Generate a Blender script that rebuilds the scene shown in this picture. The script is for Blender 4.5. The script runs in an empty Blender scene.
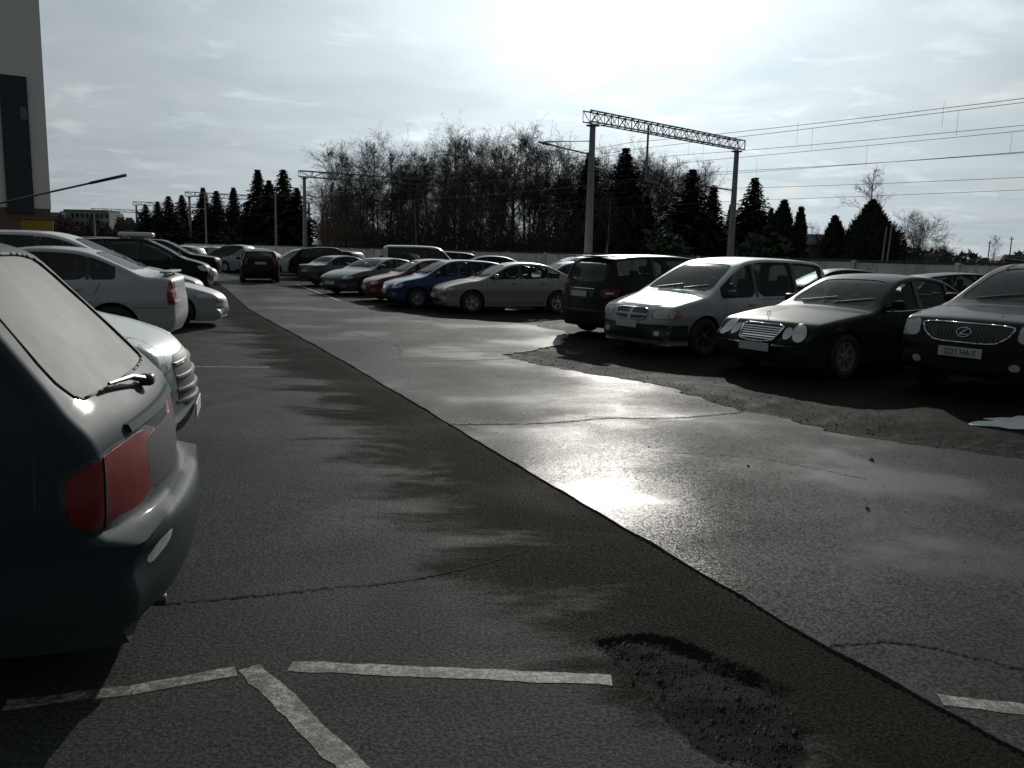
import bpy, bmesh, math, random
import numpy as np
from mathutils import Vector, Matrix
from mathutils.bvhtree import BVHTree
R = math.radians
sc = bpy.context.scene
col = sc.collection
rng = random.Random(7)

# ------------------------------------------------------------------ helpers
def tag(o, label=None, cat=None, group=None, kind=None):
    if label: o['label'] = label
    if cat: o['category'] = cat
    if group: o['group'] = group
    if kind: o['kind'] = kind
    return o
def empty(name, loc=(0, 0, 0), rz=0):
    o = bpy.data.objects.new(name, None); col.objects.link(o)
    o.location = loc; o.rotation_euler = (0, 0, rz); o.empty_display_size = .2
    return o
def mesh_obj(name, verts, faces, mat, parent=None, smooth=False, sharp=None):
    me = bpy.data.meshes.new(name); me.from_pydata(verts, [], faces); me.update()
    for m in (mat if isinstance(mat, (list, tuple)) else [mat]): me.materials.append(m)
    o = bpy.data.objects.new(name, me); col.objects.link(o)
    if parent: o.parent = parent
    if smooth: shade(me, sharp)
    return o
def shade(me, ang=None):
    me.polygons.foreach_set('use_smooth', [True] * len(me.polygons))
    if ang:
        bm = bmesh.new(); bm.from_mesh(me)
        for e in bm.edges:
            if len(e.link_faces) == 2 and e.calc_face_angle(0) > R(ang): e.smooth = False
        bm.to_mesh(me); bm.free()
class MB:
    def __init__(s): s.v = []; s.f = []
    def add(s, v, f):
        n = len(s.v); s.v += [tuple(p) for p in v]; s.f += [tuple(i + n for i in q) for q in f]
    def box(s, c, d, rz=0, M=None):
        pts = [Vector((x * d[0] / 2, y * d[1] / 2, z * d[2] / 2)) for x in (-1, 1) for y in (-1, 1) for z in (-1, 1)]
        mt = Matrix.Translation(c) @ (M if M is not None else Matrix.Rotation(rz, 4, 'Z'))
        s.add([mt @ p for p in pts], [(0, 1, 3, 2), (4, 6, 7, 5), (0, 4, 5, 1), (2, 3, 7, 6), (0, 2, 6, 4), (1, 5, 7, 3)])
    def rbox(s, c, d, b=.02, rz=0, M=None):      # bevelled box
        bm = bmesh.new(); bmesh.ops.create_cube(bm, size=1)
        for v in bm.verts: v.co = Vector((v.co.x * d[0], v.co.y * d[1], v.co.z * d[2]))
        bmesh.ops.bevel(bm, geom=list(bm.edges), offset=b, segments=2, affect='EDGES', profile=.5)
        mt = Matrix.Translation(c) @ (M if M is not None else Matrix.Rotation(rz, 4, 'Z'))
        bm.verts.index_update()
        s.add([mt @ v.co for v in bm.verts], [[v.index for v in f.verts] for f in bm.faces]); bm.free()
    def tube(s, a, b, r0, r1=None, n=6, cap=True):
        a = Vector(a); b = Vector(b); r1 = r0 if r1 is None else r1
        d = (b - a)
        if d.length < 1e-6: return
        d.normalize()
        u = d.orthogonal().normalized(); w = d.cross(u)
        vs = []
        for p, r in ((a, r0), (b, r1)):
            for k in range(n):
                t = 2 * math.pi * k / n; vs.append(p + u * (r * math.cos(t)) + w * (r * math.sin(t)))
        fs = [(k, (k + 1) % n, n + (k + 1) % n, n + k) for k in range(n)]
        if cap: fs += [tuple(range(n))[::-1], tuple(range(n, 2 * n))]
        s.add(vs, fs)
    def lathe(s, prof, n=24, axis='y', c=(0, 0, 0)):
        vs = []; fs = []; m = len(prof)
        for k in range(n):
            t = 2 * math.pi * k / n
            for (a, r) in prof:
                if axis == 'y': vs.append((c[0] + r * math.cos(t), c[1] + a, c[2] + r * math.sin(t)))
                elif axis == 'x': vs.append((c[0] + a, c[1] + r * math.cos(t), c[2] + r * math.sin(t)))
                else: vs.append((c[0] + r * math.cos(t), c[1] + r * math.sin(t), c[2] + a))
        for k in range(n):
            q = (k + 1) % n
            for j in range(m - 1): fs.append((k * m + j, q * m + j, q * m + j + 1, k * m + j + 1))
        s.add(vs, fs)
    def build(s, name, mat, parent=None, smooth=False, sharp=None):
        return mesh_obj(name, s.v, s.f, mat, parent, smooth, sharp)

# ------------------------------------------------------------------ materials
MATS = {}
def nodes(name):
    m = bpy.data.materials.new(name); m.use_nodes = True
    nt = m.node_tree; b = nt.nodes['Principled BSDF']; return m, nt, b
def setc(b, k, v): b.inputs[k].default_value = v
def rgb(c): return (c[0], c[1], c[2], 1)
def noise(nt, scale, detail=4, rough=.55, coord='Object', dist=0, mapping=None):
    tc = nt.nodes.new('ShaderNodeTexCoord'); n = nt.nodes.new('ShaderNodeTexNoise')
    n.inputs['Scale'].default_value = scale; n.inputs['Detail'].default_value = detail
    n.inputs['Roughness'].default_value = rough; n.inputs['Distortion'].default_value = dist
    src = tc.outputs[coord]
    if mapping:
        mp = nt.nodes.new('ShaderNodeMapping'); mp.inputs['Scale'].default_value = mapping[0]
        mp.inputs['Rotation'].default_value = mapping[1] if len(mapping) > 1 else (0, 0, 0)
        nt.links.new(src, mp.inputs[0]); src = mp.outputs[0]
    nt.links.new(src, n.inputs['Vector']); return n.outputs['Fac']
def ramp(nt, fac, a, b, ca=(0, 0, 0), cb=(1, 1, 1), ease=False):
    r = nt.nodes.new('ShaderNodeValToRGB'); r.color_ramp.elements[0].position = a; r.color_ramp.elements[1].position = b
    r.color_ramp.elements[0].color = rgb(ca); r.color_ramp.elements[1].color = rgb(cb)
    if ease: r.color_ramp.interpolation = 'EASE'
    nt.links.new(fac, r.inputs[0]); return r.outputs[0]
def mixc(nt, fac, a, b, mode='MIX'):
    m = nt.nodes.new('ShaderNodeMix'); m.data_type = 'RGBA'; m.blend_type = mode
    for sock, v in ((m.inputs[0], fac), (m.inputs[6], a), (m.inputs[7], b)):
        if isinstance(v, (int, float)): sock.default_value = v
        elif isinstance(v, tuple): sock.default_value = rgb(v)
        else: nt.links.new(v, sock)
    return m.outputs[2]
def math_(nt, op, a, b=0, c=None, clamp=False):
    m = nt.nodes.new('ShaderNodeMath'); m.operation = op; m.use_clamp = clamp
    for i, v in enumerate((a, b) if c is None else (a, b, c)):
        if isinstance(v, (int, float)): m.inputs[i].default_value = v
        else: nt.links.new(v, m.inputs[i])
    return m.outputs[0]
def bump(nt, b, h, strength=.3, dist=.01, prev=None):
    n = nt.nodes.new('ShaderNodeBump'); n.inputs['Strength'].default_value = strength; n.inputs['Distance'].default_value = dist
    nt.links.new(h, n.inputs['Height'])
    if prev: nt.links.new(prev, n.inputs['Normal'])
    if b: nt.links.new(n.outputs[0], b.inputs['Normal'])
    return n.outputs[0]
def paint(name, c, metal=.35, rough=.32, dirt=.5, coat=.7, ior=1.3):
    if name in MATS: return MATS[name]
    m, nt, b = nodes(name)
    # road film: dusty towards the sills, patchy everywhere (a coating on the paint, independent of light)
    tc = nt.nodes.new('ShaderNodeTexCoord'); sx = nt.nodes.new('ShaderNodeSeparateXYZ'); nt.links.new(tc.outputs['Object'], sx.inputs[0])
    low = math_(nt, 'MULTIPLY_ADD', sx.outputs[2], -1.5, 1.15, True)
    n1 = noise(nt, 3.0, 6, .65); n2 = noise(nt, 40, 3, .6)
    d = math_(nt, 'MULTIPLY', math_(nt, 'ADD', low, math_(nt, 'MULTIPLY', n1, .5)), dirt * .75, clamp=True)
    d = math_(nt, 'MULTIPLY', d, math_(nt, 'MULTIPLY_ADD', n2, .7, .5), clamp=True)
    nt.links.new(mixc(nt, d, c, (.055, .052, .045)), b.inputs['Base Color'])
    nt.links.new(math_(nt, 'MULTIPLY_ADD', d, .4, rough), b.inputs['Roughness'])
    setc(b, 'Metallic', metal * .6); setc(b, 'IOR', ior)
    nt.links.new(math_(nt, 'MULTIPLY_ADD', d, -coat, coat, True), b.inputs['Coat Weight']); setc(b, 'Coat Roughness', .06); setc(b, 'Coat IOR', 1.3)
    bump(nt, b, n2, .05, .002)
    MATS[name] = m; return m
def simple(name, c, rough=.5, metal=0, var=.25, scale=8, bmp=.1, spec=.5, coat=0):
    if name in MATS: return MATS[name]
    m, nt, b = nodes(name)
    n = noise(nt, scale, 5, .6)
    nt.links.new(mixc(nt, n, tuple(x * (1 - var) for x in c), tuple(x * (1 + var) for x in c)), b.inputs['Base Color'])
    setc(b, 'Roughness', rough); setc(b, 'Metallic', metal); setc(b, 'Specular IOR Level', spec); setc(b, 'Coat Weight', coat)
    if bmp: bump(nt, b, noise(nt, scale * 6, 3), bmp, .004)
    MATS[name] = m; return m
def glassm(name, tint=(.03, .035, .035), clear=.35, rough=.03, dust=.08):
    if name in MATS: return MATS[name]
    m, nt, b = nodes(name)
    setc(b, 'Base Color', rgb(tint)); setc(b, 'Roughness', rough); setc(b, 'Specular IOR Level', .6)
    tr = nt.nodes.new('ShaderNodeBsdfTransparent'); tr.inputs[0].default_value = (.82, .87, .86, 1)
    mx = nt.nodes.new('ShaderNodeMixShader')
    n = noise(nt, 5, 5, .6)
    f = math_(nt, 'MULTIPLY_ADD', n, dust * 2, 1 - clear - dust, True)
    nt.links.new(f, mx.inputs[0]); nt.links.new(tr.outputs[0], mx.inputs[1]); nt.links.new(b.outputs[0], mx.inputs[2])
    nt.links.new(mx.outputs[0], nt.nodes['Material Output'].inputs[0])
    nt.links.new(math_(nt, 'MULTIPLY_ADD', n, .12, rough), b.inputs['Roughness'])
    nt.links.new(mixc(nt, math_(nt, 'MULTIPLY', n, dust * 3), tint, (.12, .12, .11)), b.inputs['Base Color'])
    MATS[name] = m; return m
GLASS = glassm('window_glass', clear=.86, dust=.04)
TINT = glassm('tinted_glass', (.012, .013, .014), clear=.5, rough=.04)
WIND = glassm('windscreen_glass', (.03, .033, .032), clear=.72, rough=.06, dust=.07)
MIST = glassm('misted_glass', (.10, .115, .11), clear=.04, rough=.5, dust=.05)
_nt = MIST.node_tree; _b = _nt.nodes['Principled BSDF']
_n1 = noise(_nt, 2.2, 6, .65, dist=.8); _n2 = noise(_nt, 30, 4, .7, mapping=((1, 1, .25), (0, 0, 0)))
_nt.links.new(mixc(_nt, math_(_nt, 'MULTIPLY_ADD', _n2, .35, math_(_nt, 'MULTIPLY', ramp(_nt, _n1, .35, .65), .65)), (.035, .045, .042), (.13, .15, .14)), _b.inputs['Base Color'])
MIST.node_tree.nodes['Principled BSDF'].inputs['IOR'].default_value = 1.12
RUB = simple('rubber', (.018, .018, .018), .75, bmp=.15)
PLA = simple('black_plastic', (.022, .023, .024), .5)
INT = simple('car_interior', (.03, .03, .032), .8)
ALU = simple('alloy', (.42, .43, .44), .35, .7, .12)
STEELR = simple('dark_rim', (.08, .08, .085), .45, .6)
CHR = simple('chrome', (.62, .63, .64), .14, .95, .05, bmp=0)
LAMP = simple('lamp_lens', (.42, .44, .43), .12, .0, .45, 22, .25, coat=1)
RED = simple('red_lens', (.15, .010, .010), .4, 0, .4, 30, .1, spec=.3, coat=.15)
AMB = simple('amber_lens', (.30, .09, .02), .2, 0, .2, 30, .1, coat=1)
PLATE = simple('plate_white', (.42, .43, .41), .5, 0, .2, 30)
PTXT = simple('plate_ink', (.02, .02, .02), .6)
SEATM = simple('seat_cloth', (.05, .052, .056), .9)
CONC = simple('mast_concrete', (.26, .255, .24), .9, 0, .25, 1.2, .3)
STEEL = simple('gantry_steel', (.17, .175, .18), .6, .3, .3, 2)
WIREM = simple('wire_metal', (.07, .07, .07), .5, .5)

# ------------------------------------------------------------------ car builder
def resample(pts, n, sub=12):
    P = [Vector(p) for p in pts]; P = [2 * P[0] - P[1]] + P + [2 * P[-1] - P[-2]]
    out = []
    for i in range(1, len(P) - 2):
        p0, p1, p2, p3 = P[i - 1:i + 3]
        def kn(a, b): return max((b - a).length, 1e-4) ** .5
        t0 = 0; t1 = t0 + kn(p0, p1); t2 = t1 + kn(p1, p2); t3 = t2 + kn(p2, p3)
        for k in range(sub):
            t = t1 + (t2 - t1) * k / sub
            A1 = (t1 - t) / (t1 - t0) * p0 + (t - t0) / (t1 - t0) * p1
            A2 = (t2 - t) / (t2 - t1) * p1 + (t - t1) / (t2 - t1) * p2
            A3 = (t3 - t) / (t3 - t2) * p2 + (t - t2) / (t3 - t2) * p3
            B1 = (t2 - t) / (t2 - t0) * A1 + (t - t0) / (t2 - t0) * A2
            B2 = (t3 - t) / (t3 - t1) * A2 + (t - t1) / (t3 - t1) * A3
            out.append((t2 - t) / (t2 - t1) * B1 + (t - t1) / (t2 - t1) * B2)
    out.append(P[-2])
    L = [0]
    for a, b in zip(out, out[1:]): L.append(L[-1] + (b - a).length)
    res = []; j = 0
    for k in range(n):
        s = L[-1] * k / (n - 1)
        while j < len(L) - 2 and L[j + 1] < s: j += 1
        f = (s - L[j]) / max(L[j + 1] - L[j], 1e-9); res.append(out[j].lerp(out[j + 1], min(max(f, 0), 1)))
    return res
def smooth_poly(p, it=2, w=.2):
    for _ in range(it):
        q = []
        for a, b in zip(p, p[1:] + p[:1]):
            q += [(a[0] * (1 - w) + b[0] * w, a[1] * (1 - w) + b[1] * w), (a[0] * w + b[0] * (1 - w), a[1] * w + b[1] * (1 - w))]
        p = q
    return p

class Car:
    def __init__(s, sp, detail=2):
        s.sp = sp; s.detail = detail; s.L = sp['L']; s.w = sp['W'] / 2
        n = {3: 150, 2: 96, 1: 60}[detail]
        s.T = resample(sp['top'], n); s.n = n
        s.H = max(p.y for p in s.T); s.zb = min(s.T[0].y, s.T[-1].y) - .01
        tx = [p.x for p in s.T]; s.ix = [max(tx[:i + 1]) + 1e-5 * i for i in range(n)]
        s.solid()
    def X(s, xs): return s.L / 2 - xs
    def topz(s, x):
        return float(np.interp(x, s.ix, [p.y for p in s.T]))
    def belt(s, x):
        a, b = s.sp['belt']; return a + (b - a) * min(max(x / s.L, 0), 1)
    def W(s, x, z):
        zb = s.belt(x); w = s.w
        w -= .07 * max(0, (.5 - z) / .5) ** 1.6 + .035 * max(0, min(1, (z - .62 * zb) / (.38 * zb))) ** 2
        w += .012 * math.exp(-((z - .72 * zb) / .05) ** 2) - .012 * math.exp(-((z - .50 * zb) / .09) ** 2)
        if z > zb: w -= s.sp.get('tumble', .36) * (z - zb) + .025 * (1 - math.exp(-(z - zb) / .03))
        Lf = s.sp.get('Lf', 1.1); Lr = s.sp.get('Lr', .9)
        w -= s.sp.get('pf', .17) * max(0, 1 - x / Lf) ** 2.3 + s.sp.get('pr', .13) * max(0, 1 - (s.L - x) / Lr) ** 2.3
        return max(w, .2)
    def solid(s):
        n = s.n; T = s.T; rows = []
        xs0, xs1 = .22, s.L - .2
        cum = [0]
        for a, b in zip(T, T[1:]): cum.append(cum[-1] + (b - a).length)
        Kt, Kc, Ks = (7, 4, 12) if s.detail > 1 else (4, 3, 7)
        Rr = .065
        for i, p in enumerate(T):
            t = (T[min(i + 1, n - 1)] - T[max(i - 1, 0)]).normalized()
            nz = abs(t.x)
            d = Vector((min(max(p.x, .6), s.L - .6), .5)) - p; d.normalize()
            front = p.x < s.L / 2
            c = .03 + (s.sp.get('cf', .15) if front else s.sp.get('cr', .11)) * (1 - nz) ** 1.3
            row = []
            q = p + d * (c + Rr); Wt = s.W(q.x, q.y)
            Wi = Wt - Rr
            for k in range(Kt):
                v = k / (Kt - 1); e = p + d * (c * v ** 2.2); row.append((e.x, v * Wi, e.y))
            for k in range(1, Kc + 1):
                a = math.pi / 2 * k / Kc; e = p + d * (c + Rr * (1 - math.cos(a))); row.append((e.x, Wi + Rr * math.sin(a), e.y))
            xb = .5 * (xs0 + (xs1 - xs0) * cum[i] / cum[-1]) + .5 * min(max(p.x, xs0), xs1)
            for k in range(1, Ks + 1):
                f = k / Ks; x = q.x + (xb - q.x) * f; z = q.y + (s.zb - q.y) * f
                row.append((x, s.W(x, z), z))
            rows.append(row)
        m = len(rows[0]); vs = []; fs = []
        for row in rows:
            vs += [(s.X(x), -y, z) for x, y, z in row[:0:-1]] + [(s.X(x), y, z) for x, y, z in row]
        M = 2 * m - 1
        for i in range(n - 1):
            for j in range(M):
                a = i * M + j; b = i * M + (j + 1) % M
                fs.append((a, b, b + M, a + M))
        fs.append(tuple(range(M))[::-1]); fs.append(tuple(range((n - 1) * M, n * M)))
        bm = bmesh.new(); V = [bm.verts.new(v) for v in vs]
        for f in fs:
            try: bm.faces.new([V[k] for k in f])
            except ValueError: pass
        bmesh.ops.recalc_face_normals(bm, faces=bm.faces)
        s.bm = bm; s.bvh = BVHTree.FromBMesh(bm)
    # ---- polygons laid on the body surface
    def decal(s, name, poly, view, mat, parent, off=.004, thick=.02, step=.07, yaw=0, org=(0, 0, 0), cutter=False, flat=False):
        """view: 'L','R' side (u = xs), 'F','B' (u = y), 'T' (u = xs, v = y), 'Y' yawed (u relative to org)"""
        bm = bmesh.new()
        V = [bm.verts.new((p[0], p[1], 0)) for p in poly]
        bm.faces.new(V)
        us = [p[0] for p in poly]; vv = [p[1] for p in poly]
        if not flat:
            for ax, arr in ((0, us), (1, vv)):
                lo, hi = min(arr), max(arr); k = int((hi - lo) / step)
                for q in range(1, k + 1):
                    co = lo + (hi - lo) * q / (k + 1)
                    g = list(bm.verts) + list(bm.edges) + list(bm.faces)
                    nrm = (1, 0, 0) if ax == 0 else (0, 1, 0)
                    bmesh.ops.bisect_plane(bm, geom=g, plane_co=(co if ax == 0 else 0, co if ax == 1 else 0, 0), plane_no=nrm)
        def ray(u, v):
            if view == 'L': return Vector((s.X(u), 3, v)), Vector((0, -1, 0))
            if view == 'R': return Vector((s.X(u), -3, v)), Vector((0, 1, 0))
            if view == 'F': return Vector((4, u, v)), Vector((-1, 0, 0))
            if view == 'B': return Vector((-4, u, v)), Vector((1, 0, 0))
            if view == 'T': return Vector((s.X(u), v, 4)), Vector((0, 0, -1))
            d = Vector((-math.cos(yaw), -math.sin(yaw), 0)); lat = Vector((-math.sin(yaw), math.cos(yaw), 0))
            return Vector(org) - d * 2 + lat * u + Vector((0, 0, v)), d
        bad = []; info = {}
        for v in bm.verts:
            o, d = ray(v.co.x, v.co.y)
            h, nn, _, _ = s.bvh.ray_cast(o, d)
            if h is None: bad.append(v); continue
            info[v] = d; v.co = h - d * off
        if bad: bmesh.ops.delete(bm, geom=bad, context='VERTS')
        if not bm.faces: bm.free(); return None
        dref = ray(us[0], vv[0])[1]
        r = bmesh.ops.extrude_face_region(bm, geom=list(bm.faces))
        for g in r['geom']:
            if isinstance(g, bmesh.types.BMVert): g.co -= dref * (-thick)
        # r['geom'] verts are the new (moved inward) copy
        bmesh.ops.recalc_face_normals(bm, faces=bm.faces)
        me = bpy.data.meshes.new(name); bm.to_mesh(me); bm.free()
        me.materials.append(mat); shade(me, 40)
        ob = bpy.data.objects.new(name, me); col.objects.link(ob); ob.parent = parent
        return ob
    def winpoly(s, xa, xb, top_off=.085, bot=.025):
        up = []; k = 14
        for i in range(k + 1):
            x = xa + (xb - xa) * i / k
            zt = min(s.topz(x), s.H) - top_off - .02 * 0; zb = s.belt(x) + bot
            if zt - zb > .03: up.append((x, zt, zb))
        if len(up) < 3: return None
        p = [(x, zt) for x, zt, zb in up] + [(up[-1][0], up[-1][2]), (up[0][0], up[0][2])]
        # thin out the upper edge so corner rounding keeps its shape
        return smooth_poly(p, 2, .13)
    def prism(s, poly, view, a, b):
        k = len(poly); vs = []
        for t in (a, b):
            for u, v in poly:
                vs.append((s.X(u), t, v) if view == 'side' else (t, u, v))
        fs = [(i, (i + 1) % k, k + (i + 1) % k, k + i) for i in range(k)] + [tuple(range(k)), tuple(range(k, 2 * k))[::-1]]
        return vs, fs
    def wsf(s, which):
        a, b = s.sp[which]
        if which == 'ws':
            z0 = s.topz(a) + .03; z1 = s.topz(b) - .035; x0, x1 = a, b
        else:
            z0 = s.topz(b) + .03; z1 = s.topz(a) - .035; x0, x1 = b, a
        w0 = s.W(x0, z0) - .075; w1 = s.W(x1, z1) - .11
        dz = .0
        p = [(-w0, z0 - dz), (-w0 * .5, z0 - .0), (w0 * .5, z0 - .0), (w0, z0 - dz), (w1, z1 - .03), (w1 * .5, z1), (-w1 * .5, z1), (-w1, z1 - .03)]
        return smooth_poly(p, 2, .18)

def volume(me):
    bm = bmesh.new(); bm.from_mesh(me); v = abs(bm.calc_volume()); bad = sum(1 for e in bm.edges if not e.is_manifold); bm.free(); return v, bad
def cut(ob, cutters):
    v0, bad0 = volume(ob.data)
    for vs, fs in cutters:
        for tr in range(5):
            me = bpy.data.meshes.new('cutter')
            bm = bmesh.new(); V = [bm.verts.new((v[0] + tr * .0023, v[1] * (1 + tr * .0011) + tr * .0007, v[2] + tr * .0017)) for v in vs]
            for f in fs: bm.faces.new([V[k] for k in f])
            bmesh.ops.remove_doubles(bm, verts=bm.verts, dist=1e-5)
            bmesh.ops.recalc_face_normals(bm, faces=bm.faces); bm.to_mesh(me); bm.free()
            me.materials.append(PLA); me.materials.append(INT)
            for p in me.polygons: p.material_index = 1
            c = bpy.data.objects.new('cutter', me); col.objects.link(c)
            md = ob.modifiers.new('b', 'BOOLEAN'); md.operation = 'DIFFERENCE'; md.object = c; md.solver = 'EXACT' if tr < 4 else 'FAST'
            bpy.context.view_layer.update()
            dg = bpy.context.evaluated_depsgraph_get()
            new = bpy.data.meshes.new_from_object(ob.evaluated_get(dg), depsgraph=dg)
            ob.modifiers.clear(); bpy.data.objects.remove(c); bpy.data.meshes.remove(me)
            v1, bad = volume(new)
            if v0 * .45 < v1 < v0 * .9999 and bad <= bad0 + 4:
                ob.data = new; new.name = 'body'; v0 = v1; bad0 = bad; break
            print('CUT RETRY', tr, round(v0, 3), round(v1, 3), bad); bpy.data.meshes.remove(new)
        else: print('CUT SKIPPED')

WHEELS = {}
def wheel_meshes(r, style, w=.21):
    key = (round(r, 3), style)
    if key in WHEELS: return WHEELS[key]
    ri = r * .66
    t = MB(); h = w / 2
    t.lathe([(-h * .75, ri * .98), (-h, ri * 1.12), (-h * .98, r * .93), (-h * .8, r * .985), (-h * .3, r), (h * .3, r), (h * .8, r * .985), (h * .98, r * .93), (h, ri * 1.12), (h * .75, ri * .98), (h * .5, ri * .96)], 40)
    a = t.build('wheel', RUB, None, True, 40)
    m = MB()
    m.lathe([(h * .74, ri * 1.0), (h * .86, ri * .97), (h * .84, ri * .9), (h * .2, ri * .86), (-h * .2, ri * .84), (-h * .25, .001)], 40)
    ns = {'five': 5, 'seven': 7, 'cover': 9}[style if style in ('five', 'seven', 'cover') else 'five']
    for k in range(ns):
        an = 2 * math.pi * k / ns
        wd = {5: .32, 7: .24, 9: .30}[ns]
        vs = []
        for (rr, ww, yy) in ((.05, .9, h * .72), (ri * .5, .75, h * .70), (ri * .95, 1.25, h * .80)):
            hw = (ri * wd * .5) * ww
            for sgn in (-1, 1):
                for dy in (0, -.03):
                    x = rr; z = sgn * hw
                    vs.append((x * math.cos(an) - z * math.sin(an), yy + dy, x * math.sin(an) + z * math.cos(an)))
        m.add(vs, [(0, 2, 6, 4), (4, 6, 10, 8), (0, 4, 5, 1), (4, 8, 9, 5), (2, 3, 7, 6), (6, 7, 11, 10)])
    m.lathe([(h * .4, .07), (h * .78, .065), (h * .84, .035), (h * .85, .001)], 16)
    b = m.build('rim', STEELR if style == 'dark' else ALU, None, True, 35)
    if style == 'cover': b.data.materials.clear(); b.data.materials.append(ALU)
    WHEELS[key] = (a.data, b.data)
    bpy.data.objects.remove(a); bpy.data.objects.remove(b)
    return WHEELS[key]

def seat_mesh():
    m = MB()
    m.rbox((0, 0, .45), (.5, .5, .16), .05)
    m.rbox((-.27, 0, .78), (.14, .5, .62), .05, M=Matrix.Rotation(R(-14), 4, 'Y'))
    m.rbox((-.37, 0, 1.17), (.09, .27, .18), .04, M=Matrix.Rotation(R(-10), 4, 'Y'))
    m.tube((-.34, .06, 1.0), (-.37, .06, 1.12), .008); m.tube((-.34, -.06, 1.0), (-.37, -.06, 1.12), .008)
    o = m.build('seat', SEATM, None, True, 40); d = o.data; bpy.data.objects.remove(o); return d
SEAT = seat_mesh()

def text_mesh(txt, size, mat, name='lettering', parent=None):
    cu = bpy.data.curves.new(name, 'FONT'); cu.body = txt; cu.size = size; cu.align_x = 'CENTER'; cu.align_y = 'CENTER'; cu.extrude = .001
    o = bpy.data.objects.new(name, cu); col.objects.link(o); bpy.context.view_layer.update()
    dg = bpy.context.evaluated_depsgraph_get(); me = bpy.data.meshes.new_from_object(o.evaluated_get(dg), depsgraph=dg)
    bpy.data.objects.remove(o)
    me.materials.clear(); me.materials.append(mat)
    o = bpy.data.objects.new(name, me); col.objects.link(o); o.parent = parent; return o

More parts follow.
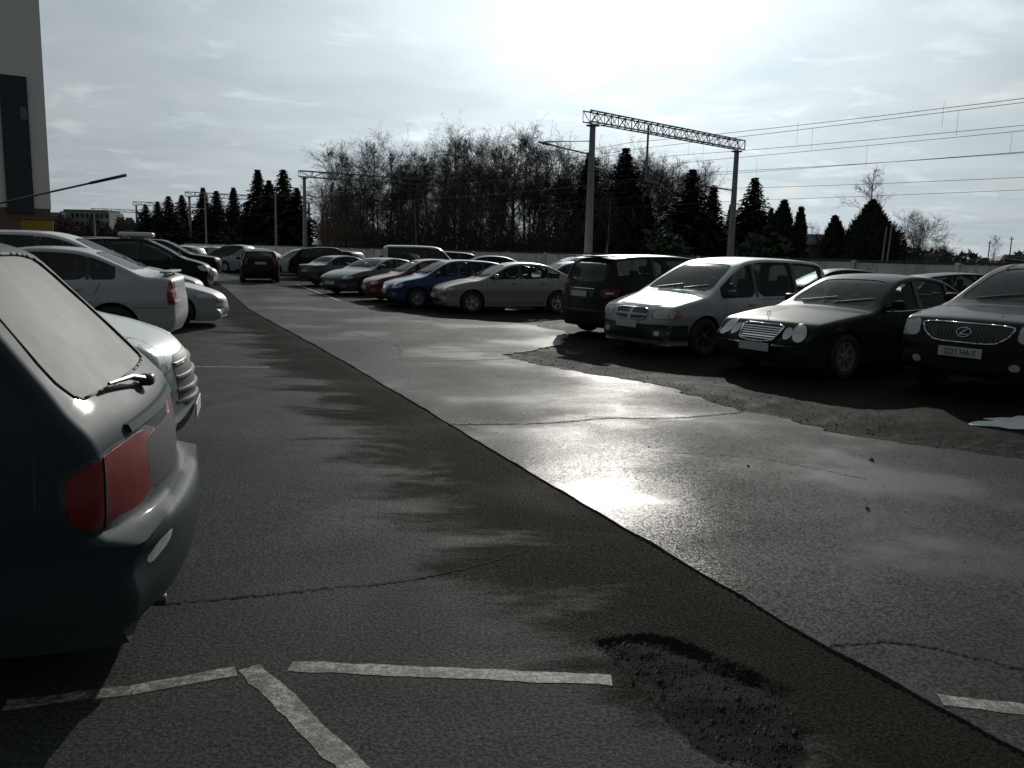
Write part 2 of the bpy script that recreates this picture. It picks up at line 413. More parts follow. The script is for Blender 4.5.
def make_car(name, sp, body_mat, label, cat, theta, anchor, world, detail=2, group=None, scale=1.0, z=0,
             glass=GLASS, windscreen=WIND, style='five', lights=True, rear_glass=None, only=None):
    """anchor = (xs, y) on the car that stands at world (x, y); theta = heading of the nose"""
    c = Car(sp, detail)
    th = R(theta)
    ax, ay = c.X(anchor[0]) * scale, anchor[1] * scale
    root = empty(name, (world[0] - (ax * math.cos(th) - ay * math.sin(th)), world[1] - (ax * math.sin(th) + ay * math.cos(th)), z), th)
    root.scale = (scale,) * 3
    tag(root, label, cat, group)
    me = bpy.data.meshes.new('body'); c.bm.to_mesh(me)
    body = bpy.data.objects.new('body', me); col.objects.link(body); body.parent = root
    me.materials.append(body_mat); me.materials.append(INT)
    bparent = root
    body.parent = None
    cuts = []
    rw = sp['rw']; fx, rx = sp['fo'], sp['fo'] + sp['wb']
    # wheel wells
    wv, wf = [], []
    for ax_ in (fx, rx):
        for sg in (1, -1):
            nn = 32; base = len(wv); ra = rw + .055
            for yy in (c.w - .27, c.w + .3):
                for k in range(nn):
                    t = 2 * math.pi * (k + .37) / nn; wv.append((c.X(ax_) + ra * math.cos(t), sg * yy, rw + ra * math.sin(t)))
            wf += [(base + k, base + (k + 1) % nn, base + nn + (k + 1) % nn, base + nn + k) for k in range(nn)]
            wf += [tuple(range(base, base + nn)), tuple(range(base + nn, base + 2 * nn))[::-1]]
    cuts.append((wv, wf))
    wins = []
    for (xa, xb) in sp['win']:
        p = c.winpoly(xa, xb)
        if p: wins.append(p)
    wsp = c.wsf('ws'); bwp = c.wsf('bw')
    if detail >= 2:
        # cabin hollow
        x0 = sp['ws'][0] + .12; x1 = sp['bw'][1] - .1; K = 14; cv = []; cf = []
        for i in range(K + 1):
            x = x0 + (x1 - x0) * i / K; zc = c.topz(x) - .075; zb = c.belt(x); zf = zb - .22
            zc = max(zc, zf + .05); zm = min(zb, zc - .01)
            for sg in (1, -1):
                prof = [(zf, c.W(x, zf) - .1), (zm, c.W(x, zm) - .07), (zc - .0, max(c.W(x, zc) - .13, .2))]
                if sg < 0: prof = prof[::-1]
                for zz, yy in prof: cv.append((c.X(x), sg * yy, zz))
        for i in range(K):
            for j in range(6): a = i * 6 + j; b = i * 6 + (j + 1) % 6; cf.append((a, b, b + 6, a + 6))
        cf += [tuple(range(6)), tuple(range(K * 6, K * 6 + 6))[::-1]]
        cuts.append((cv, cf))
        sv, sf = [], []
        for p in wins:
            v_, f_ = c.prism(p, 'side', -2, 2); b0 = len(sv); sv += v_; sf += [tuple(k + b0 for k in q) for q in f_]
        cuts.append((sv, sf))
        cuts.append(c.prism(wsp, 'front', 4, c.X(sp['ws'][1] + .35)))
        cuts.append(c.prism(bwp, 'front', -4, c.X(sp['bw'][0] - .3)))
    cut(body, cuts)
    body.parent = root
    shade(body.data, 38)
    c.root = root; c.body = body; c.bm.free()
    go = -.010 if detail >= 2 else .004
    tk = .006 if detail >= 2 else .01
    st = .09
    for p in wins:
        for sd in ('L', 'R'): c.decal('side_window', p, sd, glass, root, go, tk, st)
    c.decal('windscreen', wsp, 'F', windscreen, root, go, tk, st)
    c.decal('rear_window', bwp, 'B', rear_glass or glass, root, go, tk, st)
    # black pillar trim between the side windows
    for (a, b), (a2, b2) in zip(sp['win'], sp['win'][1:]):
        if a2 - b < .16:
            xm0, xm1 = b - .0, a2 + .0
            zt = c.topz((b + a2) / 2) - .09; zb_ = c.belt(b) + .03
            if zt > zb_ + .08:
                for sd in ('L', 'R'): c.decal('pillar_trim', [(xm0, zb_), (xm1, zb_), (xm1, zt), (xm0, zt)], sd, PLA, root, .003, .012, .12)
    # wheels
    tm, rm = wheel_meshes(rw, style)
    for ax_ in (fx, rx):
        for sg in (1, -1):
            w = bpy.data.objects.new('wheel', tm); col.objects.link(w); w.parent = root
            w.location = (c.X(ax_), sg * (c.w - .115), rw); 
            w.rotation_euler = (0, rng.uniform(0, 6), 0 if sg > 0 else math.pi) if False else (0, 0, 0 if sg > 0 else math.pi)
            r = bpy.data.objects.new('rim', rm); col.objects.link(r); r.parent = w; r.rotation_euler = (0, rng.uniform(0, 6), 0)
    # seats
    if detail >= 2:
        xs_s = sp['ws'][1] + .35
        for sg in (1, -1):
            o = bpy.data.objects.new('seat', SEAT); col.objects.link(o); o.parent = root; o.location = (c.X(xs_s), sg * .37, sp.get('seatz', 0)); 
        m = MB()
        xr = min(xs_s + .95, sp['bw'][1] - .55)
        m.rbox((c.X(xr), 0, .45 + sp.get('seatz', 0)), (.5, 1.25, .16), .05)
        m.rbox((c.X(xr + .27), 0, .78 + sp.get('seatz', 0)), (.14, 1.22, .55), .05, M=Matrix.Rotation(R(-14), 4, 'Y'))
        for yy in (-.4, .4): m.rbox((c.X(xr + .36), yy, 1.09 + sp.get('seatz', 0)), (.09, .25, .15), .04)
        m.build('rear_bench', SEATM, root, True, 40)
        m = MB(); m.rbox((c.X(sp['ws'][0] + .38), 0, c.belt(1) - .06), (.42, 1.3, .14), .05); m.build('dashboard', INT, root, True, 40)
        m = MB(); q = Matrix.Rotation(R(65), 4, 'Y')
        cx = c.X(sp['ws'][0] + .68); 
        pts = [Vector((0, .18 * math.cos(t), .18 * math.sin(t))) for t in [2 * math.pi * k / 20 for k in range(20)]]
        rm_ = Matrix.Translation((cx, .37, c.belt(1) + .0)) @ Matrix.Rotation(R(25), 4, 'Y')
        for a, b in zip(pts, pts[1:] + pts[:1]): m.tube(rm_ @ a, rm_ @ b, .014, n=5)
        m.tube(rm_ @ pts[0], rm_ @ pts[10], .015); m.build('steering_wheel', INT, root, True)
        # mirrors, handles, seams, wipers
        xm = sp['ws'][0] + .42; zm = c.belt(xm) + .09
        for sg in (1, -1):
            m = MB(); y0 = c.W(xm, zm) 
            m.rbox((c.X(xm), sg * (y0 + .13), zm + .02), (.1, .2, .14), .045)
            m.tube((c.X(xm), sg * (y0 - .02), zm - .03), (c.X(xm), sg * (y0 + .08), zm), .025, .03)
            mo = m.build('wing_mirror', PLA if sp.get('black_mirror') else body_mat, root, True, 40)
        for xd in sp['doors']:
            pass
        for sd, sg in (('L', 1), ('R', -1)):
            for poly in sp['seams']:
                for (x1_, z1_), (x2_, z2_) in zip(poly, poly[1:]):
                    dx, dz = x2_ - x1_, z2_ - z1_; l = math.hypot(dx, dz); nx, nz = -dz / l * .0045, dx / l * .0045
                    c.decal('panel_gap', [(x1_ - nx, z1_ - nz), (x2_ - nx, z2_ - nz), (x2_ + nx, z2_ + nz), (x1_ + nx, z1_ + nz)], sd, PLA, root, .0015, .004, .12)
            for xh in sp['doors']:
                zh = c.belt(xh) - .1; m = MB(); m.rbox((c.X(xh), sg * (c.W(xh, zh) + .014), zh), (.17, .025, .026), .009)
                m.build('door_handle', sp.get('handle_mat') or body_mat, root, True, 40)
        if sp.get('wipers', True):
            for y0, y1 in ((.1, .62), (-.5, .05)):
                m = MB(); xw = sp['ws'][0] + .03; pa = Vector((c.X(xw), y0, c.topz(xw) + .02)); 
                h, nn, _, _ = c.bvh.ray_cast(Vector((4, y1, c.topz(xw) + .13)), Vector((-1, 0, 0)))
                h2, _, _, _ = c.bvh.ray_cast(Vector((4, y0, c.topz(xw) + .05)), Vector((-1, 0, 0)))
                if h and h2: m.tube(h2 + Vector((.02, 0, .0)), h + Vector((.02, 0, 0)), .011, .008); m.build('wiper', PLA, root)
    return c

def plate(c, where, z, txt=None, y=0, w=.52, h=.115, lab=None, off=.02):
    d = Vector((-1, 0, 0)) if where == 'F' else Vector((1, 0, 0))
    h_, _, _, _ = c.bvh.ray_cast(Vector((-4 * d.x, y, z)), d)
    o = MB(); x = h_.x - d.x * off
    o.rbox((x, y, z), (.012, w, h), .004); p = o.build('number_plate', PLATE, c.root)
    if txt:
        t = text_mesh(txt, .105, PTXT, 'plate_lettering', p)
        t.rotation_euler = (R(90), 0, R(90) if where == 'F' else R(-90))
        t.location = (x - d.x * .008, y, z - .002)
        t.scale = (.80, .95, 1)
    return p
def lamp_pair(c, name, mat, x, y, z, yaw, poly, off=.005, th=.03, step=.05, parent=None):
    res = []
    if name in ('headlight', 'tail_light') and c.detail == 3:
        cu = sum(p[0] for p in poly) / len(poly); cv = sum(p[1] for p in poly) / len(poly)
        grow = [(cu + (p[0] - cu) * 1.07 , cv + (p[1] - cv) * 1.11) for p in poly]
        lamp_pair(c, 'lamp_seal', PLA, x, y, z, yaw, grow, off=.0015 if off < .01 else off * .5, th=th, step=step)
    for sg in (1, -1):
        pl = [(u * sg, v) for u, v in smooth_poly(poly, 2, .2)]
        base = 0 if x < c.L / 2 else math.pi
        ya = base + sg * R(yaw) if base == 0 else math.pi - sg * R(yaw)
        # for the rear the lateral axis flips
        if base: pl = [(-u, v) for u, v in pl]
        res.append(c.decal(name, pl, 'Y', mat, parent or c.root, off, th, step, yaw=ya, org=(c.X(x), sg * y, z)))
    return res
def band(c, name, mat, z0, z1, x0, x1, off=.012, th=.02, parent=None):
    for sd in ('L', 'R'): c.decal(name, [(x0, z0), (x1, z0), (x1, z1), (x0, z1)], sd, mat, parent or c.root, off, th, .12)

def ell(cx, cz, a, b, n=20): return [(cx + a * math.cos(2 * math.pi * k / n), cz + b * math.sin(2 * math.pi * k / n)) for k in range(n)]

SED = dict(L=4.49, W=1.755, wb=2.64, fo=.93, rw=.315, belt=(.90, 1.0), tumble=.40,
  top=[(.10, .2), (.02, .33), (0, .47), (.03, .6), (.13, .71), (.45, .83), (.85, .92), (1.2, .975), (1.7, 1.23), (2.05, 1.39), (2.4, 1.455), (2.85, 1.46), (3.25, 1.41), (3.7, 1.23), (4.0, 1.09), (4.3, 1.06), (4.42, 1.02), (4.45, .85), (4.49, .6), (4.48, .42), (4.4, .24)],
  ws=(1.2, 2.1), bw=(3.2, 3.95), win=[(1.45, 2.35), (2.44, 3.22), (3.27, 3.62)], doors=[2.18, 3.1],
  seams=[[(1.38, .3), (1.36, .9)], [(2.4, .28), (2.40, .93)], [(3.42, .96), (3.35, .8), (3.12, .45), (3.1, .28)], [(1.36, .3), (3.1, .28)]])
EXE = dict(L=4.8, W=1.8, wb=2.83, fo=.86, rw=.32, belt=(.88, .97), tumble=.40, pf=.10, cf=.08, pr=.10,
  top=[(.12, .2), (.03, .32), (0, .46), (.03, .54), (.10, .6), (.20, .73), (.3, .79), (.6, .85), (1.2, .93), (1.5, .97), (1.95, 1.22), (2.3, 1.38), (2.6, 1.435), (3.1, 1.435), (3.5, 1.37), (3.9, 1.19), (4.12, 1.05), (4.5, 1.01), (4.7, .96), (4.76, .8), (4.8, .52), (4.78, .38), (4.7, .24)],
  ws=(1.48, 2.35), bw=(3.42, 4.05), win=[(1.72, 2.6), (2.69, 3.42), (3.47, 3.78)], doors=[2.42, 3.3],
  seams=[[(1.58, .3), (1.56, .88)], [(2.65, .28), (2.65, .91)], [(3.62, .93), (3.55, .8), (3.4, .5), (3.38, .28)], [(1.58, .3), (3.38, .28)]])
VAN = dict(L=5.0, W=1.99, wb=3.03, fo=.97, rw=.335, belt=(.96, 1.04), tumble=.34, pf=.24, cf=.2, Lf=1.3, seatz=.25, black_mirror=True,
  top=[(.14, .2), (.03, .34), (0, .5), (.03, .64), (.10, .78), (.2, .86), (.5, .95), (.85, 1.03), (1.1, 1.1), (1.55, 1.37), (1.95, 1.58), (2.25, 1.69), (2.7, 1.745), (3.4, 1.75), (4.2, 1.72), (4.6, 1.65), (4.74, 1.52), (4.86, 1.2), (4.93, 1.0), (4.98, .7), (5.0, .5), (4.97, .38), (4.9, .26)],
  ws=(1.1, 2.15), bw=(4.62, 4.88), win=[(1.4, 2.35), (2.44, 3.55), (3.64, 4.55)], doors=[2.2, 3.4],
  seams=[[(1.48, .3), (1.46, .95)], [(2.42, .28), (2.42, .99)], [(3.6, .28), (3.6, 1.0)], [(1.48, .3), (3.6, .28)]])
SUV = dict(L=4.74, W=1.86, wb=2.72, fo=.93, rw=.365, belt=(1.02, 1.12), tumble=.38, pf=.15, cf=.13, seatz=.22,
  top=[(.16, .28), (.05, .4), (0, .56), (.02, .72), (.07, .88), (.15, .97), (.45, 1.03), (.9, 1.09), (1.15, 1.13), (1.6, 1.38), (1.95, 1.56), (2.25, 1.65), (2.7, 1.675), (3.2, 1.655), (3.7, 1.6), (4.0, 1.54), (4.3, 1.28), (4.52, 1.1), (4.64, .95), (4.7, .7), (4.74, .55), (4.72, .42), (4.6, .32)],
  ws=(1.15, 2.15), bw=(4.0, 4.45), win=[(1.4, 2.4), (2.49, 3.3), (3.38, 3.95)], doors=[2.25, 3.15],
  seams=[[(1.42, .36), (1.4, 1.02)], [(2.45, .34), (2.45, 1.06)], [(3.4, 1.08), (3.35, .85), (3.18, .6), (3.15, .34)], [(1.42, .36), (3.15, .34)]])
HAT = dict(L=4.1, W=1.7, wb=2.5, fo=.82, rw=.3, belt=(.90, 1.0), tumble=.36,
  top=[(.12, .2), (.02, .33), (0, .47), (.03, .6), (.12, .72), (.4, .84), (.8, .93), (1.05, .99), (1.5, 1.25), (1.85, 1.42), (2.2, 1.49), (2.8, 1.49), (3.4, 1.45), (3.7, 1.38), (3.9, 1.12), (3.98, .98), (4.04, .8), (4.1, .6), (4.08, .42), (4.0, .24)],
  ws=(1.05, 1.95), bw=(3.68, 3.93), win=[(1.3, 2.15), (2.24, 3.0), (3.06, 3.5)], doors=[2.0, 2.9],
  seams=[[(1.28, .3), (1.26, .9)], [(2.2, .28), (2.2, .94)], [(3.1, .96), (3.0, .7), (2.9, .45), (2.88, .28)]])
MPV = dict(HAT, L=4.4, W=1.8, wb=2.7, fo=.9, rw=.32, belt=(1.0, 1.08), seatz=.15,
  top=[(.14, .2), (.03, .34), (0, .5), (.02, .68), (.08, .84), (.2, .95), (.5, 1.06), (.8, 1.14), (1.25, 1.4), (1.65, 1.59), (2.0, 1.68), (2.8, 1.7), (3.6, 1.65), (4.0, 1.55), (4.15, 1.3), (4.25, 1.1), (4.33, .9), (4.4, .6), (4.38, .42), (4.3, .26)],
  ws=(.82, 1.75), bw=(3.98, 4.24), win=[(1.1, 2.1), (2.19, 3.05), (3.12, 3.85)], doors=[1.95, 2.9],
  seams=[[(1.2, .3), (1.18, 1.0)], [(2.15, .28), (2.15, 1.03)], [(3.1, 1.05), (3.1, .28)]])
WAG = dict(L=4.52, W=1.74, wb=2.6, fo=.9, rw=.31, belt=(.93, .985), tumble=.34, cr=.10, pr=.13, Lr=.55,
  top=[(.12, .2), (.02, .33), (0, .47), (.03, .6), (.12, .71), (.45, .83), (.85, .92), (1.2, .97), (1.7, 1.25), (2.05, 1.43), (2.4, 1.57), (3.0, 1.64), (3.4, 1.635), (3.66, 1.60), (3.73, 1.565), (3.93, 1.35), (4.19, 1.06), (4.29, .95), (4.33, .87), (4.36, .7), (4.37, .58), (4.42, .565), (4.45, .54), (4.465, .47), (4.46, .36), (4.42, .22)],
  ws=(1.2, 2.1), bw=(3.70, 4.235), win=[(1.45, 2.35), (2.44, 3.15), (3.22, 3.82)], doors=[2.18, 3.05],
  seams=[[(1.38, .3), (1.36, .92)], [(2.4, .28), (2.40, .95)], [(3.2, .96), (3.18, .8), (3.08, .5), (3.05, .28)]])
BOX = dict(HAT, L=4.1, W=1.72, wb=2.65, fo=.8, rw=.31, belt=(1.08, 1.12), tumble=.16, seatz=.2,
  top=[(.12, .2), (.02, .35), (0, .55), (.05, .72), (.2, .86), (.6, .98), (.9, 1.08), (1.3, 1.4), (1.6, 1.68), (1.85, 1.78), (2.4, 1.82), (3.4, 1.82), (3.9, 1.79), (4.0, 1.7), (4.05, 1.2), (4.08, .9), (4.1, .6), (4.08, .42), (4.0, .26)],
  ws=(.92, 1.7), bw=(3.97, 4.05), win=[(1.15, 1.95), (2.08, 2.95), (3.08, 3.8)], doors=[1.8, 2.8],
  seams=[[(1.15, .3), (1.12, 1.08)], [(2.02, .28), (2.02, 1.1)], [(3.02, 1.1), (3.02, .28)]])
COU = dict(SED, L=4.35, W=1.74, fo=.95, wb=2.6, pf=.26, cf=.2, Lf=1.3, belt=(.86, .95),
  top=[(.2, .14), (.06, .2), (0, .3), (.01, .42), (.04, .54), (.16, .65), (.5, .78), (.9, .87), (1.25, .92), (1.75, 1.15), (2.1, 1.27), (2.4, 1.31), (2.8, 1.3), (3.3, 1.2), (3.8, 1.02), (4.1, .97), (4.28, .93), (4.33, .8), (4.35, .55), (4.33, .4), (4.25, .24)],
  ws=(1.25, 2.15), bw=(3.0, 3.75), win=[(1.5, 2.5), (2.58, 3.1)], doors=[2.35], seams=[[(1.4, .3), (1.38, .85)], [(2.55, .28), (2.55, .88)]])

black = paint('black_paint', (.008, .009, .011), 0, .4, .4, .3, 1.12)
green_black = paint('green_black_paint', (.009, .012, .011), 0, .4, .35, .35, 1.12)
grape = paint('dark_purple_paint', (.013, .011, .014), 0, .4, .35, .35, 1.12)
silver = paint('silver_paint', (.36, .37, .38), .35, .42, .35, .4)
champ = paint('champagne_paint', (.30, .285, .25), .4, .4, .35, .4)
white = paint('white_paint', (.5, .52, .52), .0, .35, .3, .5)
bluep = paint('blue_paint', (.018, .045, .12), .35, .3, .35)
redp = paint('red_paint', (.17, .03, .024), .2, .35, .4)
steelblue = paint('steel_blue_paint', (.020, .036, .046), 0, .5, .7, .12, 1.12)
greyg = paint('grey_green_paint', (.06, .07, .068), .6, .32, .35)
greys = paint('pale_grey_paint', (.26, .27, .27), .6, .35, .35)

# ============ right row
def grille_bars(c, name, z0, z1, yw, n, mat=CHR, x=0, slope=.0, frame=True, off=.015):
    """chrome bars across a grille, following the nose"""
    for k in range(n):
        z = z0 + (z1 - z0) * (k + .5) / n; w = yw * (1 - slope * (1 - (k + .5) / n))
        c.decal(name, [(-w, z - .008), (w, z - .008), (w, z + .008), (-w, z + .008)], 'F', mat, c.root, off, .03, .1)
def ring(c, name, mat, poly, view='F', width=.015, off=.02, parent=None):
    """a raised trim line round a polygon"""
    k = len(poly); cx = sum(p[0] for p in poly) / k; cz = sum(p[1] for p in poly) / k
    m = MB()
    P = []
    for u, v in poly:
        o = {'F': Vector((4, u, v)), 'B': Vector((-4, u, v)), 'L': Vector((c.X(u), 3, v)), 'R': Vector((c.X(u), -3, v))}[view]
        d = {'F': Vector((-1, 0, 0)), 'B': Vector((1, 0, 0)), 'L': Vector((0, -1, 0)), 'R': Vector((0, 1, 0))}[view]
        h, _, _, _ = c.bvh.ray_cast(o, d)
        if h: P.append(h - d * off)
    for a, b in zip(P, P[1:] + P[:1]): m.tube(a, b, width / 2, n=6)
    return m.build(name, mat, parent or c.root, True)

GR_R = 'cars parked with their noses to the lane, right row'
# SUV at the right edge
c = make_car('parked_car', SUV, grape, 'dark SUV with wide barred grille and oval emblem, cut by the right edge', 'car', 180 + 36, (.93, .80), (6.62, 10.1), 3, GR_R, windscreen=WIND, glass=TINT)
gp = [(-.56, .93), (.56, .93), (.50, .80), (.36, .70), (-.36, .70), (-.50, .80)]
gr = c.decal('grille', smooth_poly(gp, 1, .15), 'F', PLA, c.root, .006, .03, .06)
for k in range(24):
    y = -.5 + k / 23; w = .004; zt = .915; zb_ = .71 + max(0, abs(y) - .36) * .8
    c.decal('grille_bar', [(y - w, zb_), (y + w, zb_), (y + w, zt), (y - w, zt)], 'F', STEELR, c.root, .016, .02, .2)
ring(c, 'grille_frame', CHR, smooth_poly(gp, 2, .15), width=.022, off=.012)
e = ring(c, 'emblem', CHR, ell(0, .825, .085, .056, 24), width=.013, off=.03)
m = MB()
for a, b in (((-.045, .80), (.035, .868)), ((-.045, .80), (.06, .80))):
    pa = [c.bvh.ray_cast(Vector((4, u, v)), Vector((-1, 0, 0)))[0] + Vector((.03, 0, 0)) for u, v in (a, b)]
    m.tube(pa[0], pa[1], .007)
m.build('emblem_stroke', CHR, e)
lamp_pair(c, 'headlight', LAMP, .2, .70, .84, 38, [(-.17, -.10), (.12, -.12), (.22, -.02), (.05, .10), (-.12, .11)])
lamp_pair(c, 'fog_light', LAMP, .1, .58, .45, 20, ell(0, 0, .06, .045))
c.decal('lower_grille', smooth_poly([(-.5, .36), (.5, .36), (.45, .48), (-.45, .48)], 1), 'F', PLA, c.root, .006, .02, .08)
plate(c, 'F', .585, '2221 HA-7', off=.03)
band(c, 'sill_cladding', PLA, .34, .47, 1.4, 3.2)
m = MB()
for sg in (1, -1): m.tube((c.X(2.2), sg * .6, 1.70), (c.X(3.7), sg * .6, 1.645), .018)
m.build('roof_rail', PLA, c.root, True)

# executive sedan
c = make_car('parked_car', EXE, green_black, 'black sedan with four round headlights and a chrome slatted grille', 'car', 180 + 34, (.86, .78), (4.55, 11.75), 3, GR_R, scale=1.0, style='seven')
gp = [(-.33, .70), (.33, .70), (.38, .60), (.30, .49), (-.30, .49), (-.38, .60)]
gp = [(-.36, .735), (.36, .735), (.30, .53), (.12, .50), (-.12, .50), (-.30, .53)]
c.decal('grille', smooth_poly(gp, 1, .12), 'F', PLA, c.root, .02, .04, .06)
for k in range(6):
    z = .545 + k * .03; w = .28 + k * .012
    c.decal('grille_bar', [(-w, z - .006), (w, z - .006), (w, z + .006), (-w, z + .006)], 'F', CHR, c.root, .032, .02, .1)
ring(c, 'grille_frame', CHR, smooth_poly(gp, 1, .12), width=.024, off=.026)
m = MB(); m.tube((c.X(.26), 0, .77), (c.X(.26), 0, .84), .004)
pts = [Vector((c.X(.26), .035 * math.cos(t), .875 + .035 * math.sin(t))) for t in [k * math.pi / 8 for k in range(16)]]
for a, b in zip(pts, pts[1:] + pts[:1]): m.tube(a, b, .004, n=5)
for t in (90, 210, 330): m.tube((c.X(.26), 0, .875), (c.X(.26), .034 * math.cos(R(t)), .875 + .034 * math.sin(R(t))), .004, n=5)
m.build('hood_ornament', CHR, c.root)
for (yy, a, b, zz, yw) in ((.635, .10, .115, .65, 26), (.45, .068, .08, .635, 14)):
    L_ = lamp_pair(c, 'headlight', LAMP, .12, yy, zz, yw, ell(0, 0, a, b), off=.022, th=.05, step=.04)
    for sg, lo in zip((1, -1), L_):
        pass
c.decal('bumper_trim', [(-.8, .455), (-.28, .455), (-.28, .475), (-.8, .475)], 'F', CHR, c.root, .016, .03, .06)
c.decal('bumper_trim', [(.28, .455), (.8, .455), (.8, .475), (.28, .475)], 'F', CHR, c.root, .016, .03, .06)
c.decal('lower_grille', smooth_poly([(-.5, .26), (.5, .26), (.55, .35), (-.55, .35)], 1), 'F', PLA, c.root, .006, .02, .08)
plate(c, 'F', .425, None, off=.03)
band(c, 'side_moulding', CHR, .52, .535, 1.5, 4.1)
ring(c, 'window_trim', CHR, [(1.75, .925), (2.3, .93), (2.9, .945), (3.4, .955), (3.75, .965), (3.8, .97), (3.4, .957), (2.9, .947), (2.3, .932)], 'L', .012, .004)

# minivan with black hood
c = make_car('parked_car', VAN, silver, 'silver minivan with a black bonnet and a silver cross grille', 'minivan', 180 + 36, (.97, .88), (3.15, 14.2), 3, GR_R, scale=.94, style='dark')
gp = [(-.42, .82), (.42, .82), (.36, .62), (-.36, .62)]
c.decal('grille', smooth_poly(gp, 1, .15), 'F', PLA, c.root, .006, .03, .06)
for pl in ([(-.035, .63), (.035, .63), (.045, .82), (-.045, .82)], [(-.38, .70), (.38, .70), (.39, .735), (-.39, .735)]):
    c.decal('grille_cross', pl, 'F', silver, c.root, .02, .03, .06)
ring(c, 'grille_frame', silver, smooth_poly(gp, 1, .15), width=.035, off=.008)
lamp_pair(c, 'headlight', LAMP, .22, .70, .74, 34, [(-.24, -.09), (.20, -.08), (.26, .02), (.16, .075), (-.2, .075)])
lamp_pair(c, 'indicator', AMB, .22, .70, .74, 34, [(.16, -.075), (.27, -.05), (.30, .02), (.18, .06)], off=.012)
c.decal('bonnet', smooth_poly([(.24, -.46), (.24, .46), (.5, .62), (1.05, .74), (1.12, 0), (1.05, -.74), (.5, -.62)], 1, .15), 'T', black, c.root, .005, .01, .07)
c.decal('lower_bumper', [(-.80, .28), (.80, .28), (.80, .55), (-.80, .55)], 'F', PLA, c.root, .008, .02, .06)
for sd in ('L', 'R'): c.decal('lower_bumper', [(.16, .28), (.57, .28), (.57, .55), (.16, .55)], sd, PLA, c.root, .012, .02, .05)
lamp_pair(c, 'fog_light', LAMP, .1, .62, .40, 20, ell(0, 0, .06, .045), off=.02)
plate(c, 'F', .54, None, off=.045)
band(c, 'side_moulding', PLA, .48, .52, 1.5, 4.6)
c.decal('door_rail', [(2.5, .98), (4.5, .99), (4.5, 1.005), (2.5, .995)], 'L', PLA, c.root, .004, .01, .2)

# dark minivan shown from behind
c = make_car('parked_car', dict(VAN, L=4.85, pr=.16, cr=.14), grape, 'black people carrier seen from behind, left of the silver minivan', 'minivan', 33, (3.97, -.9), (2.55, 16.9), 3, 'cars parked with their tails to the lane', scale=.94, glass=GLASS, rear_glass=TINT)
lamp_pair(c, 'tail_light', RED, 4.85, .80, .95, 40, [(-.16, -.09), (.2, -.07), (.24, .07), (-.14, .09)])
lamp_pair(c, 'reversing_light', LAMP, 4.85, .80, .95, 40, [(-.05, -.03), (.12, -.02), (.12, .02), (-.05, .02)], off=.012)
c.decal('plate_recess', smooth_poly([(-.4, .82), (.4, .82), (.42, 1.02), (-.42, 1.02)], 1), 'B', PLA, c.root, .004, .01, .08)
c.decal('tailgate_trim', [(-.42, 1.02), (.42, 1.02), (.42, 1.035), (-.42, 1.035)], 'B', CHR, c.root, .014, .02, .08)
plate(c, 'B', .91, None, off=.03)
c.decal('bumper_step', [(-.85, .55), (.85, .55), (.85, .60), (-.85, .60)], 'B', PLA, c.root, .02, .03, .06)
m = MB(); m.rbox((c.X(4.62), 0, 1.695), (.22, 1.3, .035), .012); m.build('spoiler', grape, c.root, True, 40)
m = MB(); h = c.bvh.ray_cast(Vector((-4, .0, 1.2)), Vector((1, 0, 0)))[0]; h2 = c.bvh.ray_cast(Vector((-4, .45, 1.25)), Vector((1, 0, 0)))[0]
m.tube(h + Vector((-.02, 0, 0)), h2 + Vector((-.02, 0, 0)), .014, .008); m.build('wiper', PLA, c.root)

# beige sedan
c = make_car('parked_car', SED, champ, 'champagne sedan standing side-on with five-spoke wheels, left of the black people carrier', 'car', 180 + 19, (.93, .80), (-1.12, 22.7), 3, GR_R, scale=.93)
lamp_pair(c, 'headlight', LAMP, .25, .63, .665, 35, [(-.22, -.045), (.18, -.05), (.30, .045), (.05, .07), (-.2, .015)])
c.decal('grille', smooth_poly([(-.34, .66), (.34, .66), (.2, .54), (-.2, .54)], 1), 'F', PLA, c.root, .006, .02, .06)
c.decal('lower_grille', smooth_poly([(-.6, .30), (.6, .30), (.5, .42), (-.5, .42)], 1), 'F', PLA, c.root, .006, .02, .06)
lamp_pair(c, 'tail_light', RED, 4.4, .72, .88, 45, [(-.14, -.08), (.14, -.06), (.16, .07), (-.14, .08)])
plate(c, 'F', .47, None)
m = MB(); m.tube((c.X(2.6), 0, 1.455), (c.X(2.75), 0, 1.60), .008, .004); m.build('aerial', PLA, c.root)

# blue hatchback
c = make_car('parked_car', HAT, bluep, 'blue hatchback with clear headlights, between the red and champagne cars', 'car', 180 + 24, (.82, .78), (-2.75, 24.2), 2, GR_R, scale=.92, style='seven')
lamp_pair(c, 'headlight', LAMP, .25, .60, .67, 35, [(-.2, -.07), (.18, -.07), (.24, .08), (-.1, .08)])
c.decal('grille', smooth_poly([(-.32, .66), (.32, .66), (.28, .56), (-.28, .56)], 1), 'F', CHR, c.root, .006, .02, .06)
c.decal('lower_grille', smooth_poly([(-.5, .28), (.5, .28), (.5, .4), (-.5, .4)], 1), 'F', PLA, c.root, .006, .02, .06)
plate(c, 'F', .5, None)
# red hatchback
c = make_car('parked_car', HAT, redp, 'faded red hatchback squeezed in left of the blue hatchback', 'car', 180 + 26, (.82, .78), (-3.75, 26.6), 2, GR_R, scale=.9, style='cover')
lamp_pair(c, 'headlight', LAMP, .22, .58, .66, 35, [(-.18, -.06), (.16, -.06), (.2, .06), (-.14, .06)])
c.decal('grille', smooth_poly([(-.3, .64), (.3, .64), (.28, .57), (-.28, .57)], 1), 'F', PLA, c.root, .006, .02, .06)
plate(c, 'F', .48, None)
